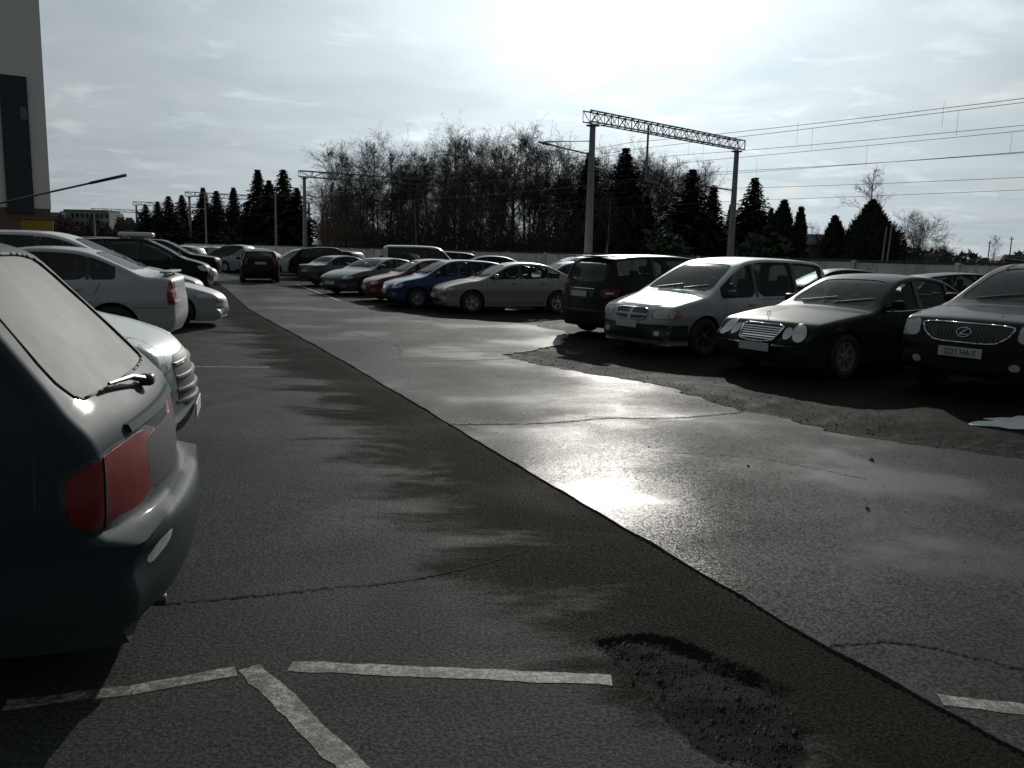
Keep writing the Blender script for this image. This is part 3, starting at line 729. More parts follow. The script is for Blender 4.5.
# grey-green sedan
c = make_car('parked_car', COU, greyg, 'grey-green sedan with a white-topped bonnet, angled left of the red hatchback', 'car', 180 + 52, (.95, .80), (-5.25, 30.2), 2, GR_R, scale=1.0)
lamp_pair(c, 'headlight', LAMP, .25, .60, .60, 35, [(-.2, -.05), (.18, -.04), (.26, .05), (-.1, .06)])
c.decal('grille', smooth_poly([(-.4, .56), (.4, .56), (.36, .46), (-.36, .46)], 1), 'F', PLA, c.root, .006, .02, .06)
c.decal('lower_grille', smooth_poly([(-.5, .22), (.5, .22), (.5, .36), (-.5, .36)], 1), 'F', PLA, c.root, .006, .02, .06)
plate(c, 'F', .41, None)
# small white van
c = make_car('parked_van', BOX, white, 'pale box van with side windows, parked behind the red and blue hatchbacks', 'van', 8, (4.0, -.8), (-5.2, 33.8), 2, None, scale=.98, glass=TINT, style='cover')
lamp_pair(c, 'tail_light', RED, 4.1, .82, 1.05, 20, [(-.05, -.16), (.05, -.16), (.05, .16), (-.05, .16)])
# sedan seen from behind further left
c = make_car('parked_car', EXE, greyg, 'grey sedan with its tail towards the lane, left of the grey-green sedan', 'car', 44, (4.3, -.6), (-8.2, 36.2), 2, 'cars parked with their tails to the lane', scale=.9)
lamp_pair(c, 'tail_light', RED, 4.75, .70, .84, 35, [(-.2, -.07), (.16, -.07), (.18, .07), (-.2, .07)])
plate(c, 'B', .7, None)
c = make_car('parked_car', dict(SUV), green_black, 'dark off-roader parked behind the grey sedan, below the ochre house', 'car', 10, (4.6, -.8), (-11.6, 44), 2, None, scale=.98, glass=TINT)
c = make_car('parked_car', HAT, white, 'small white hatchback left of the dark off-roader', 'car', 200, (.8, .7), (-13.7, 49), 1, None)
# second row before the wall
G2 = 'cars parked along the concrete wall'
c = make_car('parked_car', SUV, green_black, 'dark estate seen above the black sedan roof, in front of the stained wall panels', 'car', 4, (2.3, 0), (11.5, 21.6), 2, G2, glass=GLASS, scale=.83)
c = make_car('parked_car', SED, black, 'black saloon roof showing between the silver minivan and the dark estate', 'car', 180, (2.4, 0), (9.1, 24.4), 1, G2, scale=.95)
c = make_car('parked_car', HAT, greys, 'pale hatchback just left of the black people carrier', 'car', 200, (2.3, 0), (1.75, 27.5), 2, G2, scale=.92)
c = make_car('parked_car', WAG, white, 'white estate with roof bars behind the pale hatchback', 'car', 196, (2.6, 0), (2.2, 31.0), 2, G2, scale=.95)
m = MB()
for sg in (1, -1): m.tube((c.X(2.3), sg * .58, 1.60), (c.X(3.4), sg * .58, 1.65), .018)
m.build('roof_rail', PLA, c.root, True)
c = make_car('parked_car', SED, black, 'black low sedan whose roof shows over the champagne sedan', 'car', 190, (2.6, 0), (-1.0, 34.0), 1, G2)
c = make_car('parked_car', HAT, black, 'black hatchback whose roof shows between the grey van and the champagne sedan', 'car', 190, (2.3, 0), (-3.4, 39.6), 1, G2, scale=1.05)
far = [(-6.2, 43.5, SED, black), (-9.7, 45.5, HAT, black), (-16.0, 52, SED, silver), (-18.3, 54.5, WAG, greyg), (-21.6, 61, SED, white), (-23.6, 63.5, SED, greys), (-25.6, 66, HAT, white),
       (-27.8, 69.5, SED, greyg), (-30.5, 73, SED, black), (-22.0, 56.0, HAT, greyg), (-13.3, 55.5, SED, black)]
lab = ['black sedan roof behind the rear-facing grey sedan', 'black hatchback roof just right of the dark off-roader', 'silver sedan half hidden behind the driving car, far end of the lot', 'grey estate left of the driving car, far end of the lot',
       'white sedan in the far cluster, third from its right end', 'pale grey sedan in the far cluster, fourth from its right end', 'small white hatchback in the far cluster, fifth from its right end', 'grey sedan near the left end of the far cluster',
       'black sedan at the left end of the far cluster', 'grey-green hatchback in front of the far cluster', 'black sedan right of the driving car beside the wall']
for (x, y, spx, mt), lb in zip(far, lab):
    make_car('parked_car', spx, mt, lb, 'car', 160 + rng.uniform(-8, 8), (2.2, 0), (x, y), 1, 'cars at the far end of the lot', style='cover')
# driving car
c = make_car('moving_car', dict(HAT, L=4.3, W=1.82, top=[(x * 1.05, z * (1.06 if z > .5 else 1)) for x, z in HAT['top']], belt=(.98, 1.06), ws=(1.1, 2.05), bw=(3.87, 4.12), win=[(1.37, 2.26), (2.35, 3.15), (3.21, 3.7)], rw=.33), grape,
             'dark hatchback driving away along the lane, seen from behind', 'car', 109, (4.3, -.0), (-11.2, 37.8), 2, None, scale=.93, glass=TINT)
lamp_pair(c, 'tail_light', RED, 4.25, .74, 1.02, 30, [(-.08, -.16), (.08, -.16), (.08, .16), (-.08, .16)])
plate(c, 'B', .93, None, off=.02)

# ============ left row
GL = 'cars in the left row with their noses to the lane'
c = make_car('parked_car', dict(MPV, win=[(1.1, 2.1), (2.19, 3.05), (3.12, 3.85)], cf=.26, pf=.22), white, 'white car whose bonnet and chrome-barred grille stick out behind the blue estate', 'car', 17, (0, -.3), (-2.42, 6.35), 3, GL, scale=.98)
gp = [(-.5, .86), (.5, .86), (.42, .46), (-.42, .46)]
c.decal('grille', smooth_poly(gp, 1, .12), 'F', PLA, c.root, .006, .03, .05)
for z in (.80, .70, .60, .51): c.decal('grille_bar', [(-.47, z - .009), (.47, z - .009), (.47, z + .009), (-.47, z + .009)], 'F', greys, c.root, .024, .03, .05)
lamp_pair(c, 'headlight', LAMP, .3, .66, .86, 48, [(-.16, -.12), (.14, -.10), (.22, .10), (0, .15), (-.14, .06)])
lamp_pair(c, 'headlight_trim', PLA, .3, .66, .86, 48, [(-.175, -.135), (.155, -.115), (.235, .11), (0, .165), (-.155, .07)], off=.002)
c.decal('lower_grille', smooth_poly([(-.5, .27), (.5, .27), (.5, .38), (-.5, .38)], 1), 'F', PLA, c.root, .006, .02, .06)
plate(c, 'F', .40, None, off=.03)
c.decal('bonnet_gap', [(.62, -.66), (.63, -.66), (.30, -.50), (.29, -.50)], 'T', PLA, c.root, .001, .004, .1)
c.decal('bonnet_gap', [(.62, -.66), (1.0, -.76), (1.0, -.75), (.62, -.65)], 'T', PLA, c.root, .001, .004, .1)

c = make_car('parked_car', dict(SED, cr=.05, pr=.09, Lr=.6), silver, 'silver sedan with a boot spoiler, tail to the lane, behind the white car', 'car', 195, (4.49, .72), (-5.30, 13.55), 3, None, scale=1.07, glass=TINT, style='cover')
lamp_pair(c, 'tail_light', RED, 4.40, .78, .83, 55, [(-.12, -.17), (.12, -.17), (.05, .20), (-.08, .20)], step=.04)
lamp_pair(c, 'indicator', AMB, 4.35, .78, .88, 62, [(-.05, -.05), (.05, -.05), (.04, .06), (-.04, .06)], off=.012)
m = MB(); m.rbox((c.X(4.28), 0, 1.115), (.18, 1.2, .03), .012); m.tube((c.X(4.26), .5, 1.05), (c.X(4.26), .5, 1.11), .02); m.tube((c.X(4.26), -.5, 1.05), (c.X(4.26), -.5, 1.11), .02)
m.build('spoiler', silver, c.root, True, 40)
c.decal('bumper_gap', [(3.85, .60), (4.5, .60), (4.5, .608), (3.85, .608)], 'L', PLA, c.root, .001, .004, .1)

c = make_car('parked_car', MPV, white, 'white tall minivan whose long roof rises behind the silver sedan', 'minivan', 14, (0, -.8), (-5.95, 15.2), 2, GL, scale=1.07, glass=TINT)
c = make_car('parked_car', COU, silver, 'low silver coupe with slim headlights, nose beyond the silver sedan tail', 'car', 16, (.05, -.6), (-5.85, 17.2), 3, GL, scale=1.0, style='dark')
lamp_pair(c, 'headlight', LAMP, .42, .66, .62, 52, [(-.22, -.06), (.16, -.045), (.26, .035), (0, .07), (-.18, .03)])
c.decal('lower_grille', smooth_poly([(-.5, .24), (.5, .24), (.5, .38), (-.5, .38)], 1), 'F', PLA, c.root, .006, .02, .06)
c.decal('lip_spoiler', [(-.7, .15), (.7, .15), (.7, .2), (-.7, .2)], 'F', silver, c.root, .03, .05, .06)
c = make_car('parked_car', SED, greys, 'grey sedan nose showing above the low silver coupe', 'car', 18, (0, -.5), (-7.7, 21.2), 2, GL, scale=1.04)
lamp_pair(c, 'headlight', LAMP, .25, .63, .665, 35, [(-.22, -.045), (.18, -.05), (.30, .045), (.05, .07), (-.2, .015)])
c = make_car('parked_car', SED, silver, 'silver sedan parked deeper in its bay, third nose beyond the low coupe', 'car', 16, (0, -.5), (-9.5, 24.3), 2, GL, scale=1.05)
c = make_car('parked_car', dict(MPV), green_black, 'black people carrier with a white roof box, in the left row', 'minivan', 18, (0, -.5), (-9.85, 28.0), 2, GL, scale=1.05, glass=TINT)
lamp_pair(c, 'headlight', LAMP, .3, .66, .82, 45, [(-.2, -.08), (.16, -.07), (.26, .09), (0, .10)])
m = MB(); m.rbox((c.X(2.2), -.1, 1.80), (1.0, .7, .15), .06); m.box((c.X(1.9), -.1, 1.70), (.06, 1.1, .03)); m.box((c.X(2.5), -.1, 1.70), (.06, 1.1, .03)); m.build('roof_box', white, c.root, True, 50)
c = make_car('parked_car', WAG, silver, 'silver estate with pale pillars in the left row, beyond the black people carrier', 'car', 18, (0, -.5), (-11.2, 32.3), 2, GL, scale=1.0, glass=TINT)
lamp_pair(c, 'headlight', LAMP, .3, .62, .68, 42, [(-.2, -.08), (.16, -.07), (.26, .07), (0, .09)])
c = make_car('parked_car', dict(SUV, tumble=.2), black, 'black off-roader sticking out furthest at the far end of the left row', 'car', 14, (0, -.5), (-13.3, 38.8), 2, GL, scale=1.08, glass=TINT)
lamp_pair(c, 'headlight', LAMP, .2, .66, .88, 40, [(-.14, -.07), (.14, -.07), (.14, .07), (-.14, .07)])
c = make_car('parked_car', MPV, black, 'black tall car between the silver estate and the black off-roader', 'car', 16, (0, -.5), (-14.2, 35.8), 1, GL, scale=1.08)
c = make_car('parked_car', MPV, black, 'black tall car whose roof and white roof bar rise behind the blue estate', 'car', 14, (.2, -.5), (-8.6, 11.8), 2, GL, scale=1.06, glass=TINT)
m = MB(); m.rbox((c.X(2.2), -.3, 1.78), (.5, .6, .1), .04); m.build('roof_pod', white, c.root, True, 40)

# blue estate in the foreground
c = make_car('parked_car', WAG, steelblue, 'dark blue estate in the foreground with misted rear window and scuffed bumper', 'car', 194, (4.45, .72), (-1.28, 3.06), 3, None, scale=1.03, z=0, rear_glass=MIST, glass=TINT)
lamps = lamp_pair(c, 'tail_light', RED, 4.33, .78, .735, 58, [(-.32, -.11), (.19, -.125), (.19, .13), (-.32, .15)], step=.03, off=.004, th=.02)
c.decal('bumper_gap', [(3.7, .545), (4.4, .535), (4.4, .545), (3.7, .555)], 'L', PLA, c.root, .001, .004, .05)
for sd in ('L', 'R'): c.decal('tailgate_gap', [(4.06, .56), (4.068, .56), (4.068, .9), (4.06, .9)], 'L' if sd == 'L' else 'R', PLA, c.root, .001, .004, .05)
ring(c, 'window_seal', RUB, c.wsf('bw'), 'B', .014, -.002)
rw_ = MB()
P = [c.bvh.ray_cast(Vector((-4, y, z)), Vector((1, 0, 0)))[0] + Vector((-.03, 0, .02)) for y, z in ((-.04, 1.0), (.12, 1.035), (.40, 1.05))]
rw_.tube(P[0], P[1], .016, .013); rw_.tube(P[1], P[2], .012, .007)
rw_.rbox(P[0], (.06, .07, .05), .015)
Q = [p + Vector((.012, 0, -.012)) for p in P]; rw_.tube(Q[0] + Vector((0, .02, 0)), Q[2] + Vector((0, .03, 0)), .005, .004, n=4)
rw_.build('wiper', PLA, c.root, True, 50)
c.decal('tailgate_moulding', [(-.5, .90), (.5, .90), (.5, .93), (-.5, .93)], 'B', steelblue, c.root, .02, .03, .06)
c.decal('plate_panel', smooth_poly([(-.36, .63), (.36, .63), (.36, .84), (-.36, .84)], 1, .1), 'B', PLA, c.root, .003, .006, .06)
lamp_pair(c, 'lamp_divider', PLA, 4.33, .78, .735, 58, [(.045, -.125), (.058, -.125), (.058, .135), (.045, .135)], off=.012)
m = MB(); m.tube((c.X(4.2), .42, .2), (c.X(4.39), .42, .19), .024, .024, n=14); m.build('exhaust_pipe', PLA, c.root, True)
scuff = simple('scuffed_primer', (.36, .37, .36), .7, 0, .5, 60)
c.decal('bumper_scuff', smooth_poly([(.44, .50), (.60, .49), (.68, .46), (.66, .43), (.52, .45), (.46, .47)], 1, .2), 'B', scuff, c.root, .0015, .002, .03)
m = MB(); mw = Matrix.Translation(c.root.location) @ Matrix.Rotation(c.root.rotation_euler.z, 4, 'Z') @ Matrix.Diagonal((1.03, 1.03, 1.03, 1))
b = mw.inverted() @ Vector((-1.75, 3.9, 1.955)); a = b + (mw.inverted() @ Vector((-2.17, 3.6, 1.80)) - b) * 1.95
m.tube(a, a + (b - a) * .85, .0035, .0045, n=6); m.tube(a + (b - a) * .85, b, .006, .007, n=8); m.lathe([(0, .03), (.015, .028), (.03, .012)], 12, 'z', a - Vector((0, 0, .01))); m.build('aerial', PLA, c.root, True)
m = MB()
for sg in (1, -1):
    m.tube((c.X(2.4), sg * .58, 1.585), (c.X(3.4), sg * .58, 1.63), .012); 
m.build('roof_rail', PLA, c.root, True)

# ------------------------------------------------------------------ ground
def vnoise(x, y, s, seed=0):
    x = x * s + 91.7 * seed; y = y * s - 37.3 * seed
    xi = np.floor(x); yi = np.floor(y); fx = x - xi; fy = y - yi
    def h(a, b):
        t = np.sin(a * 127.1 + b * 311.7 + seed * 17.3) * 43758.5453; return t - np.floor(t)
    u = fx * fx * (3 - 2 * fx); v = fy * fy * (3 - 2 * fy)
    return (h(xi, yi) * (1 - u) + h(xi + 1, yi) * u) * (1 - v) + (h(xi, yi + 1) * (1 - u) + h(xi + 1, yi + 1) * u) * v
def fbm(x, y, s, o=4, seed=0, g=.5):
    t = 0; a = 1; n = 0
    for k in range(o): t = t + a * vnoise(x, y, s * 2 ** k, seed + k); n += a; a *= g
    return t / n
SEAM = [(4.0, -2.5), (2.6, .95), (1.67, 2.9), (1.41, 3.39), (1.02, 4.29), (.01, 6.59), (-2.45, 12.31), (-6.79, 21.9), (-10.6, 31.5), (-14.2, 40), (-19.0, 50), (-34, 78)]
REDGE = [(12, -2.5), (8.3, 2.2), (5.6, 5.7), (4.34, 7.01), (3.24, 7.96), (2.58, 9.05), (1.77, 10.8), (.68, 12.01), (-.2, 13.6), (.9, 15.2), (1.2, 17.5), (.4, 19.6), (-2.27, 20.9), (-5.0, 25.6), (-8.0, 32.5), (-12.6, 40.5), (-17.0, 50), (-30, 80)]
def xat(line, y):
    ys = [p[1] for p in line]; xs = [p[0] for p in line]; return np.interp(y, ys, xs)
HOLE = [(.37, 3.47), (.62, 3.54), (.85, 3.42), (1.07, 3.10), (1.08, 2.78), (.98, 2.60), (.72, 2.58), (.55, 2.98)]
def axis(a, b, fa, fb, fine, grow):
    out = list(np.arange(fa, fb, fine)); s = fine; x = fb
    while x < b: out.append(x); s *= grow; x += s
    out.append(b); s = fine; x = fa; left = []
    while x > a: s *= grow; x -= s; left.append(max(x, a))
    return np.array(left[::-1] + out)
def poly_dist(px, py, poly):
    inside = np.zeros(px.shape, bool); d = np.full(px.shape, 1e9)
    n = len(poly)
    for i in range(n):
        x1, y1 = poly[i]; x2, y2 = poly[(i + 1) % n]
        c1 = (y1 > py) != (y2 > py)
        xi = (x2 - x1) * (py - y1) / (y2 - y1 + 1e-12) + x1
        inside ^= c1 & (px < xi)
        t = np.clip(((px - x1) * (x2 - x1) + (py - y1) * (y2 - y1)) / ((x2 - x1) ** 2 + (y2 - y1) ** 2), 0, 1)
        d = np.minimum(d, np.hypot(px - x1 - t * (x2 - x1), py - y1 - t * (y2 - y1)))
    return np.where(inside, -d, d)
def lot_height(X, Y):
    fine = np.clip(1.4 - np.hypot(X - 1, Y - 4) / 12, 0, 1)
    z = (fbm(X, Y, .45, 4, 1) - .5) * .02
    z = z + (fbm(X, Y, 9, 3, 5) - .5) * .003 * fine
    # broken ground on the right: lumps and shallow hollows
    rx = X - xat(REDGE, Y)
    rough = np.clip(rx / .35, 0, 1) * np.clip(1.5 - rx / 2.4, .25, 1)
    z = z + rough * fine * ((fbm(X, Y, 3.6, 5, 9, .68) - .5) * .055 - .012)
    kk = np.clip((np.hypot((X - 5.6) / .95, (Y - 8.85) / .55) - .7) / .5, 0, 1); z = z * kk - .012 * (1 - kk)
    # pothole
    sd = poly_dist(X + (fbm(X, Y, 5, 3, 21) - .5) * .16, Y + (fbm(X, Y, 5, 3, 25) - .5) * .16, HOLE)
    hole = np.clip((.03 - sd) / .06, 0, 1)
    z = z - hole * (.032 + (fbm(X, Y, 5, 2, 37) - .5) * .03 + (fbm(X, Y, 20, 2, 31, .7) - .5) * .016)
    return z
def mat_lot():
    m, nt, b = nodes('worn_asphalt')
    tc = nt.nodes.new('ShaderNodeTexCoord'); sx = nt.nodes.new('ShaderNodeSeparateXYZ'); nt.links.new(tc.outputs['Object'], sx.inputs[0])
    x, y = sx.outputs[0], sx.outputs[1]
    # distance to the seam line of the lane (positive to the left of it); two straight runs of that line
    fc = nt.nodes.new('ShaderNodeFloatCurve')
    yn = math_(nt, 'MULTIPLY', math_(nt, 'ADD', y, 2.5), 1 / 52.5, clamp=True)
    cv = fc.mapping.curves[0]; cv.points[0].location = (0, (4.0 + 20) / 30); cv.points[1].location = (1, (-19.0 + 20) / 30)
    for (px_, py_) in SEAM[1:10]: cv.points.new((py_ + 2.5) / 52.5, (px_ + 20) / 30)
    for p in cv.points: p.handle_type = 'VECTOR'
    fc.mapping.use_clip = False; fc.mapping.update(); nt.links.new(yn, fc.inputs['Value'])
    sxm = math_(nt, 'MULTIPLY_ADD', fc.outputs[0], 30, -20)
    dl = math_(nt, 'SUBTRACT', sxm, x)                       # >0: left of the lane
    n_big = noise(nt, .55, 4, .6); n_mid = noise(nt, 2.2, 5, .6); n_f = noise(nt, 62, 4, .75); n_ff = noise(nt, 230, 2, .6)
    # streaks that run across the bays (worn-in water marks)
    n_st = noise(nt, 1.1, 7, .66, dist=.5, mapping=((.6, 1.7, 1), (0, 0, R(-3))))
    dn = math_(nt, 'ADD', dl, math_(nt, 'MULTIPLY_ADD', n_st, -3.4, 1.75))
    nearw = math_(nt, 'MULTIPLY_ADD', y, -.16, .9, clamp=True)
    strip = ramp(nt, math_(nt, 'SUBTRACT', dn, math_(nt, 'MULTIPLY', nearw, .3)), 1.0, 1.0)
    mr = nt.nodes.new('ShaderNodeMapRange'); mr.inputs[1].default_value = .75; mr.inputs[2].default_value = 1.45; mr.interpolation_type = 'SMOOTHSTEP'
    nt.links.new(dn, mr.inputs[0]); bay = mr.outputs[0]         # 1 on the bay asphalt, 0 on the dirt strip and to the right
    c_dirt = mixc(nt, n_mid, (.014, .0125, .0095), (.027, .024, .019))
    c_bay = mixc(nt, n_mid, (.046, .050, .048), (.066, .070, .067))
    base = mixc(nt, bay, c_dirt, c_bay)
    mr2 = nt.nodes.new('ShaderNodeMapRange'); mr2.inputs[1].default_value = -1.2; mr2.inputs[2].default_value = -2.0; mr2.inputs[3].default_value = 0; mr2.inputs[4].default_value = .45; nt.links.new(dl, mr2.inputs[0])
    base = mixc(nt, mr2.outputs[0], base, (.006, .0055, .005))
    base = mixc(nt, ramp(nt, n_f, .42, .60), mixc(nt, .62, base, (0.006, .006, .006)), base)
    spk = ramp(nt, n_ff, .70, .78); base = mixc(nt, math_(nt, 'MULTIPLY', spk, .35), base, (.22, .21, .19))
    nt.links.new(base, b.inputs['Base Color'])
    wet = ramp(nt, noise(nt, .8, 4, .6, dist=.6), .45, .62)
    r1 = math_(nt, 'MULTIPLY_ADD', bay, -.12, .66)
    r2 = math_(nt, 'MULTIPLY_ADD', wet, -.12, r1)
    nt.links.new(math_(nt, 'MULTIPLY_ADD', n_f, .15, r2), b.inputs['Roughness'])
    mrr = nt.nodes.new('ShaderNodeMapRange'); mrr.inputs[1].default_value = -1.2; mrr.inputs[2].default_value = -2.0; nt.links.new(dl, mrr.inputs[0])
    ex = math_(nt, 'ADD', math_(nt, 'MULTIPLY', bay, .035), math_(nt, 'MULTIPLY', mrr.outputs[0], .025))
    nt.links.new(math_(nt, 'ADD', math_(nt, 'MULTIPLY_ADD', ramp(nt, n_f, .40, .62), .05, 1.02), ex), b.inputs['IOR'])
    p = bump(nt, None, n_mid, .2, .02); p = bump(nt, None, n_f, .9, .010, p); bump(nt, b, n_ff, .8, .006, p)
    return m
def mat_lane():
    m, nt, b = nodes('damp_lane_asphalt')
    n_b = noise(nt, .5, 4, .55); n_mid = noise(nt, 1.8, 5, .6, dist=.4); n_f = noise(nt, 66, 4, .75); n_ff = noise(nt, 240, 2, .6)
    base = mixc(nt, n_mid, (.036, .037, .037), (.056, .056, .054))
    base = mixc(nt, ramp(nt, n_f, .40, .58), mixc(nt, .6, base, (.008, .008, .008)), base)
    oil = ramp(nt, noise(nt, .9, 6, .7, dist=1.0), .60, .68); base = mixc(nt, math_(nt, 'MULTIPLY', oil, .45), base, (.02, .02, .02))
    # tyre-worn bands and patches
    n_l = noise(nt, 1.0, 4, .6, mapping=((1.3, .12, 1), (0, 0, R(-23))))
    base = mixc(nt, math_(nt, 'MULTIPLY', ramp(nt, n_l, .42, .62), .35), base, (.026, .026, .025))
    nt.links.new(base, b.inputs['Base Color'])
    wet = ramp(nt, n_b, .40, .60)
    r = math_(nt, 'MULTIPLY_ADD', wet, -.10, .58); r = math_(nt, 'MULTIPLY_ADD', n_mid, .10, r)
    nt.links.new(math_(nt, 'MULTIPLY_ADD', n_f, .08, r), b.inputs['Roughness'])
    grain = math_(nt, 'MAXIMUM', ramp(nt, n_f, .38, .60), ramp(nt, n_b, .50, .62))
    nt.links.new(math_(nt, 'MULTIPLY_ADD', grain, .085, 1.035), b.inputs['IOR'])
    nt.links.new(math_(nt, 'MULTIPLY', math_(nt, 'MULTIPLY_ADD', wet, .30, .12), grain), b.inputs['Coat Weight'])
    setc(b, 'Coat IOR', 1.16); setc(b, 'Coat Roughness', .17)
    p = bump(nt, None, n_mid, .12, .02); p = bump(nt, None, n_f, .7, .007, p); bump(nt, b, n_ff, .6, .004, p)
    nt.links.new(bump(nt, None, n_f, .35, .005), b.inputs['Coat Normal'])
    return m
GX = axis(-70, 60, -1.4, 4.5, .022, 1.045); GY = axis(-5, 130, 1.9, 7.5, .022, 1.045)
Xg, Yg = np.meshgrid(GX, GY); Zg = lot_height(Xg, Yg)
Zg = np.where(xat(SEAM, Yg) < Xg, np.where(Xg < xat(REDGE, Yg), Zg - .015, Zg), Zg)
def grid_mesh(name, X, Y, Z, mat, parent=None):
    ny, nx = X.shape; vs = np.stack([X.ravel(), Y.ravel(), Z.ravel()], 1)
    i = np.arange(ny * nx).reshape(ny, nx); f = np.stack([i[:-1, :-1], i[:-1, 1:], i[1:, 1:], i[1:, :-1]], -1).reshape(-1, 4)
    me = bpy.data.meshes.new(name); me.vertices.add(len(vs)); me.vertices.foreach_set('co', vs.ravel().astype(np.float32))
    me.loops.add(f.size); me.loops.foreach_set('vertex_index', f.ravel().astype(np.int32))
    me.polygons.add(len(f)); me.polygons.foreach_set('loop_start', np.arange(0, f.size, 4, dtype=np.int32)); me.polygons.foreach_set('loop_total', np.full(len(f), 4, np.int32))
    me.update(); me.validate(); me.polygons.foreach_set('use_smooth', [True] * len(f)); me.materials.append(mat)
    o = bpy.data.objects.new(name, me); col.objects.link(o); o.parent = parent; return o
LOTM = mat_lot(); LANEM = mat_lane()
lot = grid_mesh('parking_lot', Xg, Yg, Zg, LOTM); tag(lot, kind='structure')
bed = simple('pothole_bed', (.011, .0107, .0095), .9, 0, .9, 26, .8, .03); lot.data.materials.append(bed)
fx_ = (Xg[:-1, :-1] + Xg[1:, 1:]) / 2; fy_ = (Yg[:-1, :-1] + Yg[1:, 1:]) / 2
hd = poly_dist(fx_ + (fbm(fx_, fy_, 5, 3, 21) - .5) * .16, fy_ + (fbm(fx_, fy_, 5, 3, 25) - .5) * .16, HOLE)
lot.data.polygons.foreach_set('material_index', (hd < .0).astype(np.int32).ravel())
# lane: rows across, ragged edges, a real lip
ys = axis(-2.5, 78, 1.2, 14, .05, 1.04); K = 60
U = np.concatenate([[0, .0015], np.linspace(.006, .994, K - 4), [.9985, 1]])
yy = ys[:, None] + 0 * U[None, :]
xl = xat(SEAM, ys) + (fbm(ys, ys * 0, 4, 4, 3) - .5) * .05
xr = xat(REDGE, ys) + (fbm(ys, ys * 0, 1.6, 5, 13, .6) - .5) * .5 + (fbm(ys, ys * 0, 7, 3, 61, .7) - .5) * .22
uu = (U + .0)
xx = xl[:, None] + (xr - xl)[:, None] * uu[None, :]
zz = .009 + (fbm(xx, yy, .45, 4, 1) - .5) * .02 + (fbm(xx, yy, 1.3, 3, 44) - .5) * .008
# fold the borders down and tuck them under
xa = np.concatenate([xl[:, None] + 0, xx, xr[:, None] + 0], 1); za = np.concatenate([zz[:, :1] - .07, zz, zz[:, -1:] - .07], 1); ya = np.concatenate([yy[:, :1], yy, yy[:, -1:]], 1)
lane = grid_mesh('driving_lane', xa, ya, za, LANEM); tag(lane, kind='structure')
# horizon ground
soil = simple('soil_and_grass', (.045, .045, .030), .95, 0, .4, .15, .2)
mesh_obj('ground', [(-3000, -1000, -.12), (3000, -1000, -.12), (3000, 4000, -.12), (-3000, 4000, -.12)], [(0, 1, 2, 3)], soil).__setitem__('kind', 'structure')

def lotz(x, y): return float(lot_height(np.array([[x]]), np.array([[y]]))[0, 0])
def lanez(x, y): return .009 + (float(fbm(np.array([[x]]), np.array([[y]]), 1.3, 3, 44)[0, 0]) - .5) * .008 + (float(fbm(np.array([[x]]), np.array([[y]]), .45, 4, 1)[0, 0]) - .5) * .02
# painted lines
def worn_paint():
    m, nt, b = nodes('worn_line_paint')
    f = ramp(nt, noise(nt, 34, 6, .85), .44, .54); g = ramp(nt, noise(nt, 9, 7, .8), .42, .55)
    k = math_(nt, 'MULTIPLY', f, g)
    nt.links.new(mixc(nt, k, (.045, .045, .042), (.27, .265, .235)), b.inputs['Base Color']); setc(b, 'Roughness', .7); setc(b, 'Specular IOR Level', .25)
    bump(nt, b, noise(nt, 60, 3, .7), .5, .006); return m
LP = worn_paint()
def line_mark(name, pts, w, z0, seed=0):
    vs = []; fs = []; k = 0
    for (a, b) in zip(pts, pts[1:]):
        a = Vector(a); b = Vector(b); d = (b - a); l = d.length; d.normalize(); n = Vector((-d.y, d.x)); N = max(2, int(l / .06))
        for i in range(N + 1):
            p = a + d * (l * i / N)
            j = rng.uniform(-.004, .004)
            for s in (-1, 1):
                q = p + n * (s * (w / 2 + rng.uniform(-.006, .004)) + j); vs.append((q.x, q.y, (lotz(q.x, q.y) if z0 is None else lanez(q.x, q.y)) + .002))
        fs += [(k + 2 * i, k + 2 * i + 2, k + 2 * i + 3, k + 2 * i + 1) for i in range(N)]
        k = len(vs)
    o = mesh_obj(name, vs, fs, LP); tag(o, kind='structure'); return o
line_mark('bay_line', [(-.86, 3.18), (.42, 3.13)], .085, None)
line_mark('bay_line', [(-1.8, 2.84), (-1.4, 2.97), (-1.06, 3.13)], .075, None)
line_mark('bay_line', [(-1.02, 3.16), (-.40, 2.42), (-.1, 2.0)], .095, None)
o = line_mark('lane_line', [(1.66, 3.02), (2.3, 2.90)], .085, .03)
line_mark('bay_line', [(-4.4, 11.5), (-3.35, 11.62)], .06, None)
o = line_mark('lane_line', [(-9.4, 37), (-5.4, 26.4)], .10, .035)

# cracks as thin bitumen-dark gaps
CRK = simple('crack_dirt', (.008, .008, .007), .95, bmp=0, spec=.1)
def crack(pts, z0, w=.014, amp=.03):
    P = resample(pts, 160); vs = []; fs = []
    for i, p in enumerate(P):
        x = p.x + rng.uniform(-amp, amp) * .4; y = p.y + rng.uniform(-amp, amp) * .5; ww = w * rng.uniform(.3, 1.2)
        z = (lotz(x, y) if z0 is None else lanez(x, y))
        vs += [(x, y - ww / 2, z + .0035), (x, y + ww / 2, z + .0035)]
    fs = [(2 * i, 2 * i + 2, 2 * i + 3, 2 * i + 1) for i in range(len(P) - 1)]
    tag(mesh_obj('pavement_crack', vs, fs, CRK), kind='structure')
crack([(-1.61, 3.73), (-1.0, 3.92), (-.4, 4.15), (.12, 4.58)], None, .016)
crack([(-.60, 7.95), (.3, 8.1), (.9, 8.4), (1.7, 8.55), (2.5, 8.98)], .022, .035, .05)
crack([(1.40, 3.45), (1.7, 3.5), (2.1, 3.3), (2.5, 3.0)], .022, .016)
crack([(.2, 13.2), (-1.5, 12.5), (-2.0, 14.5), (-3.8, 17.5)], .026, .03, .06)
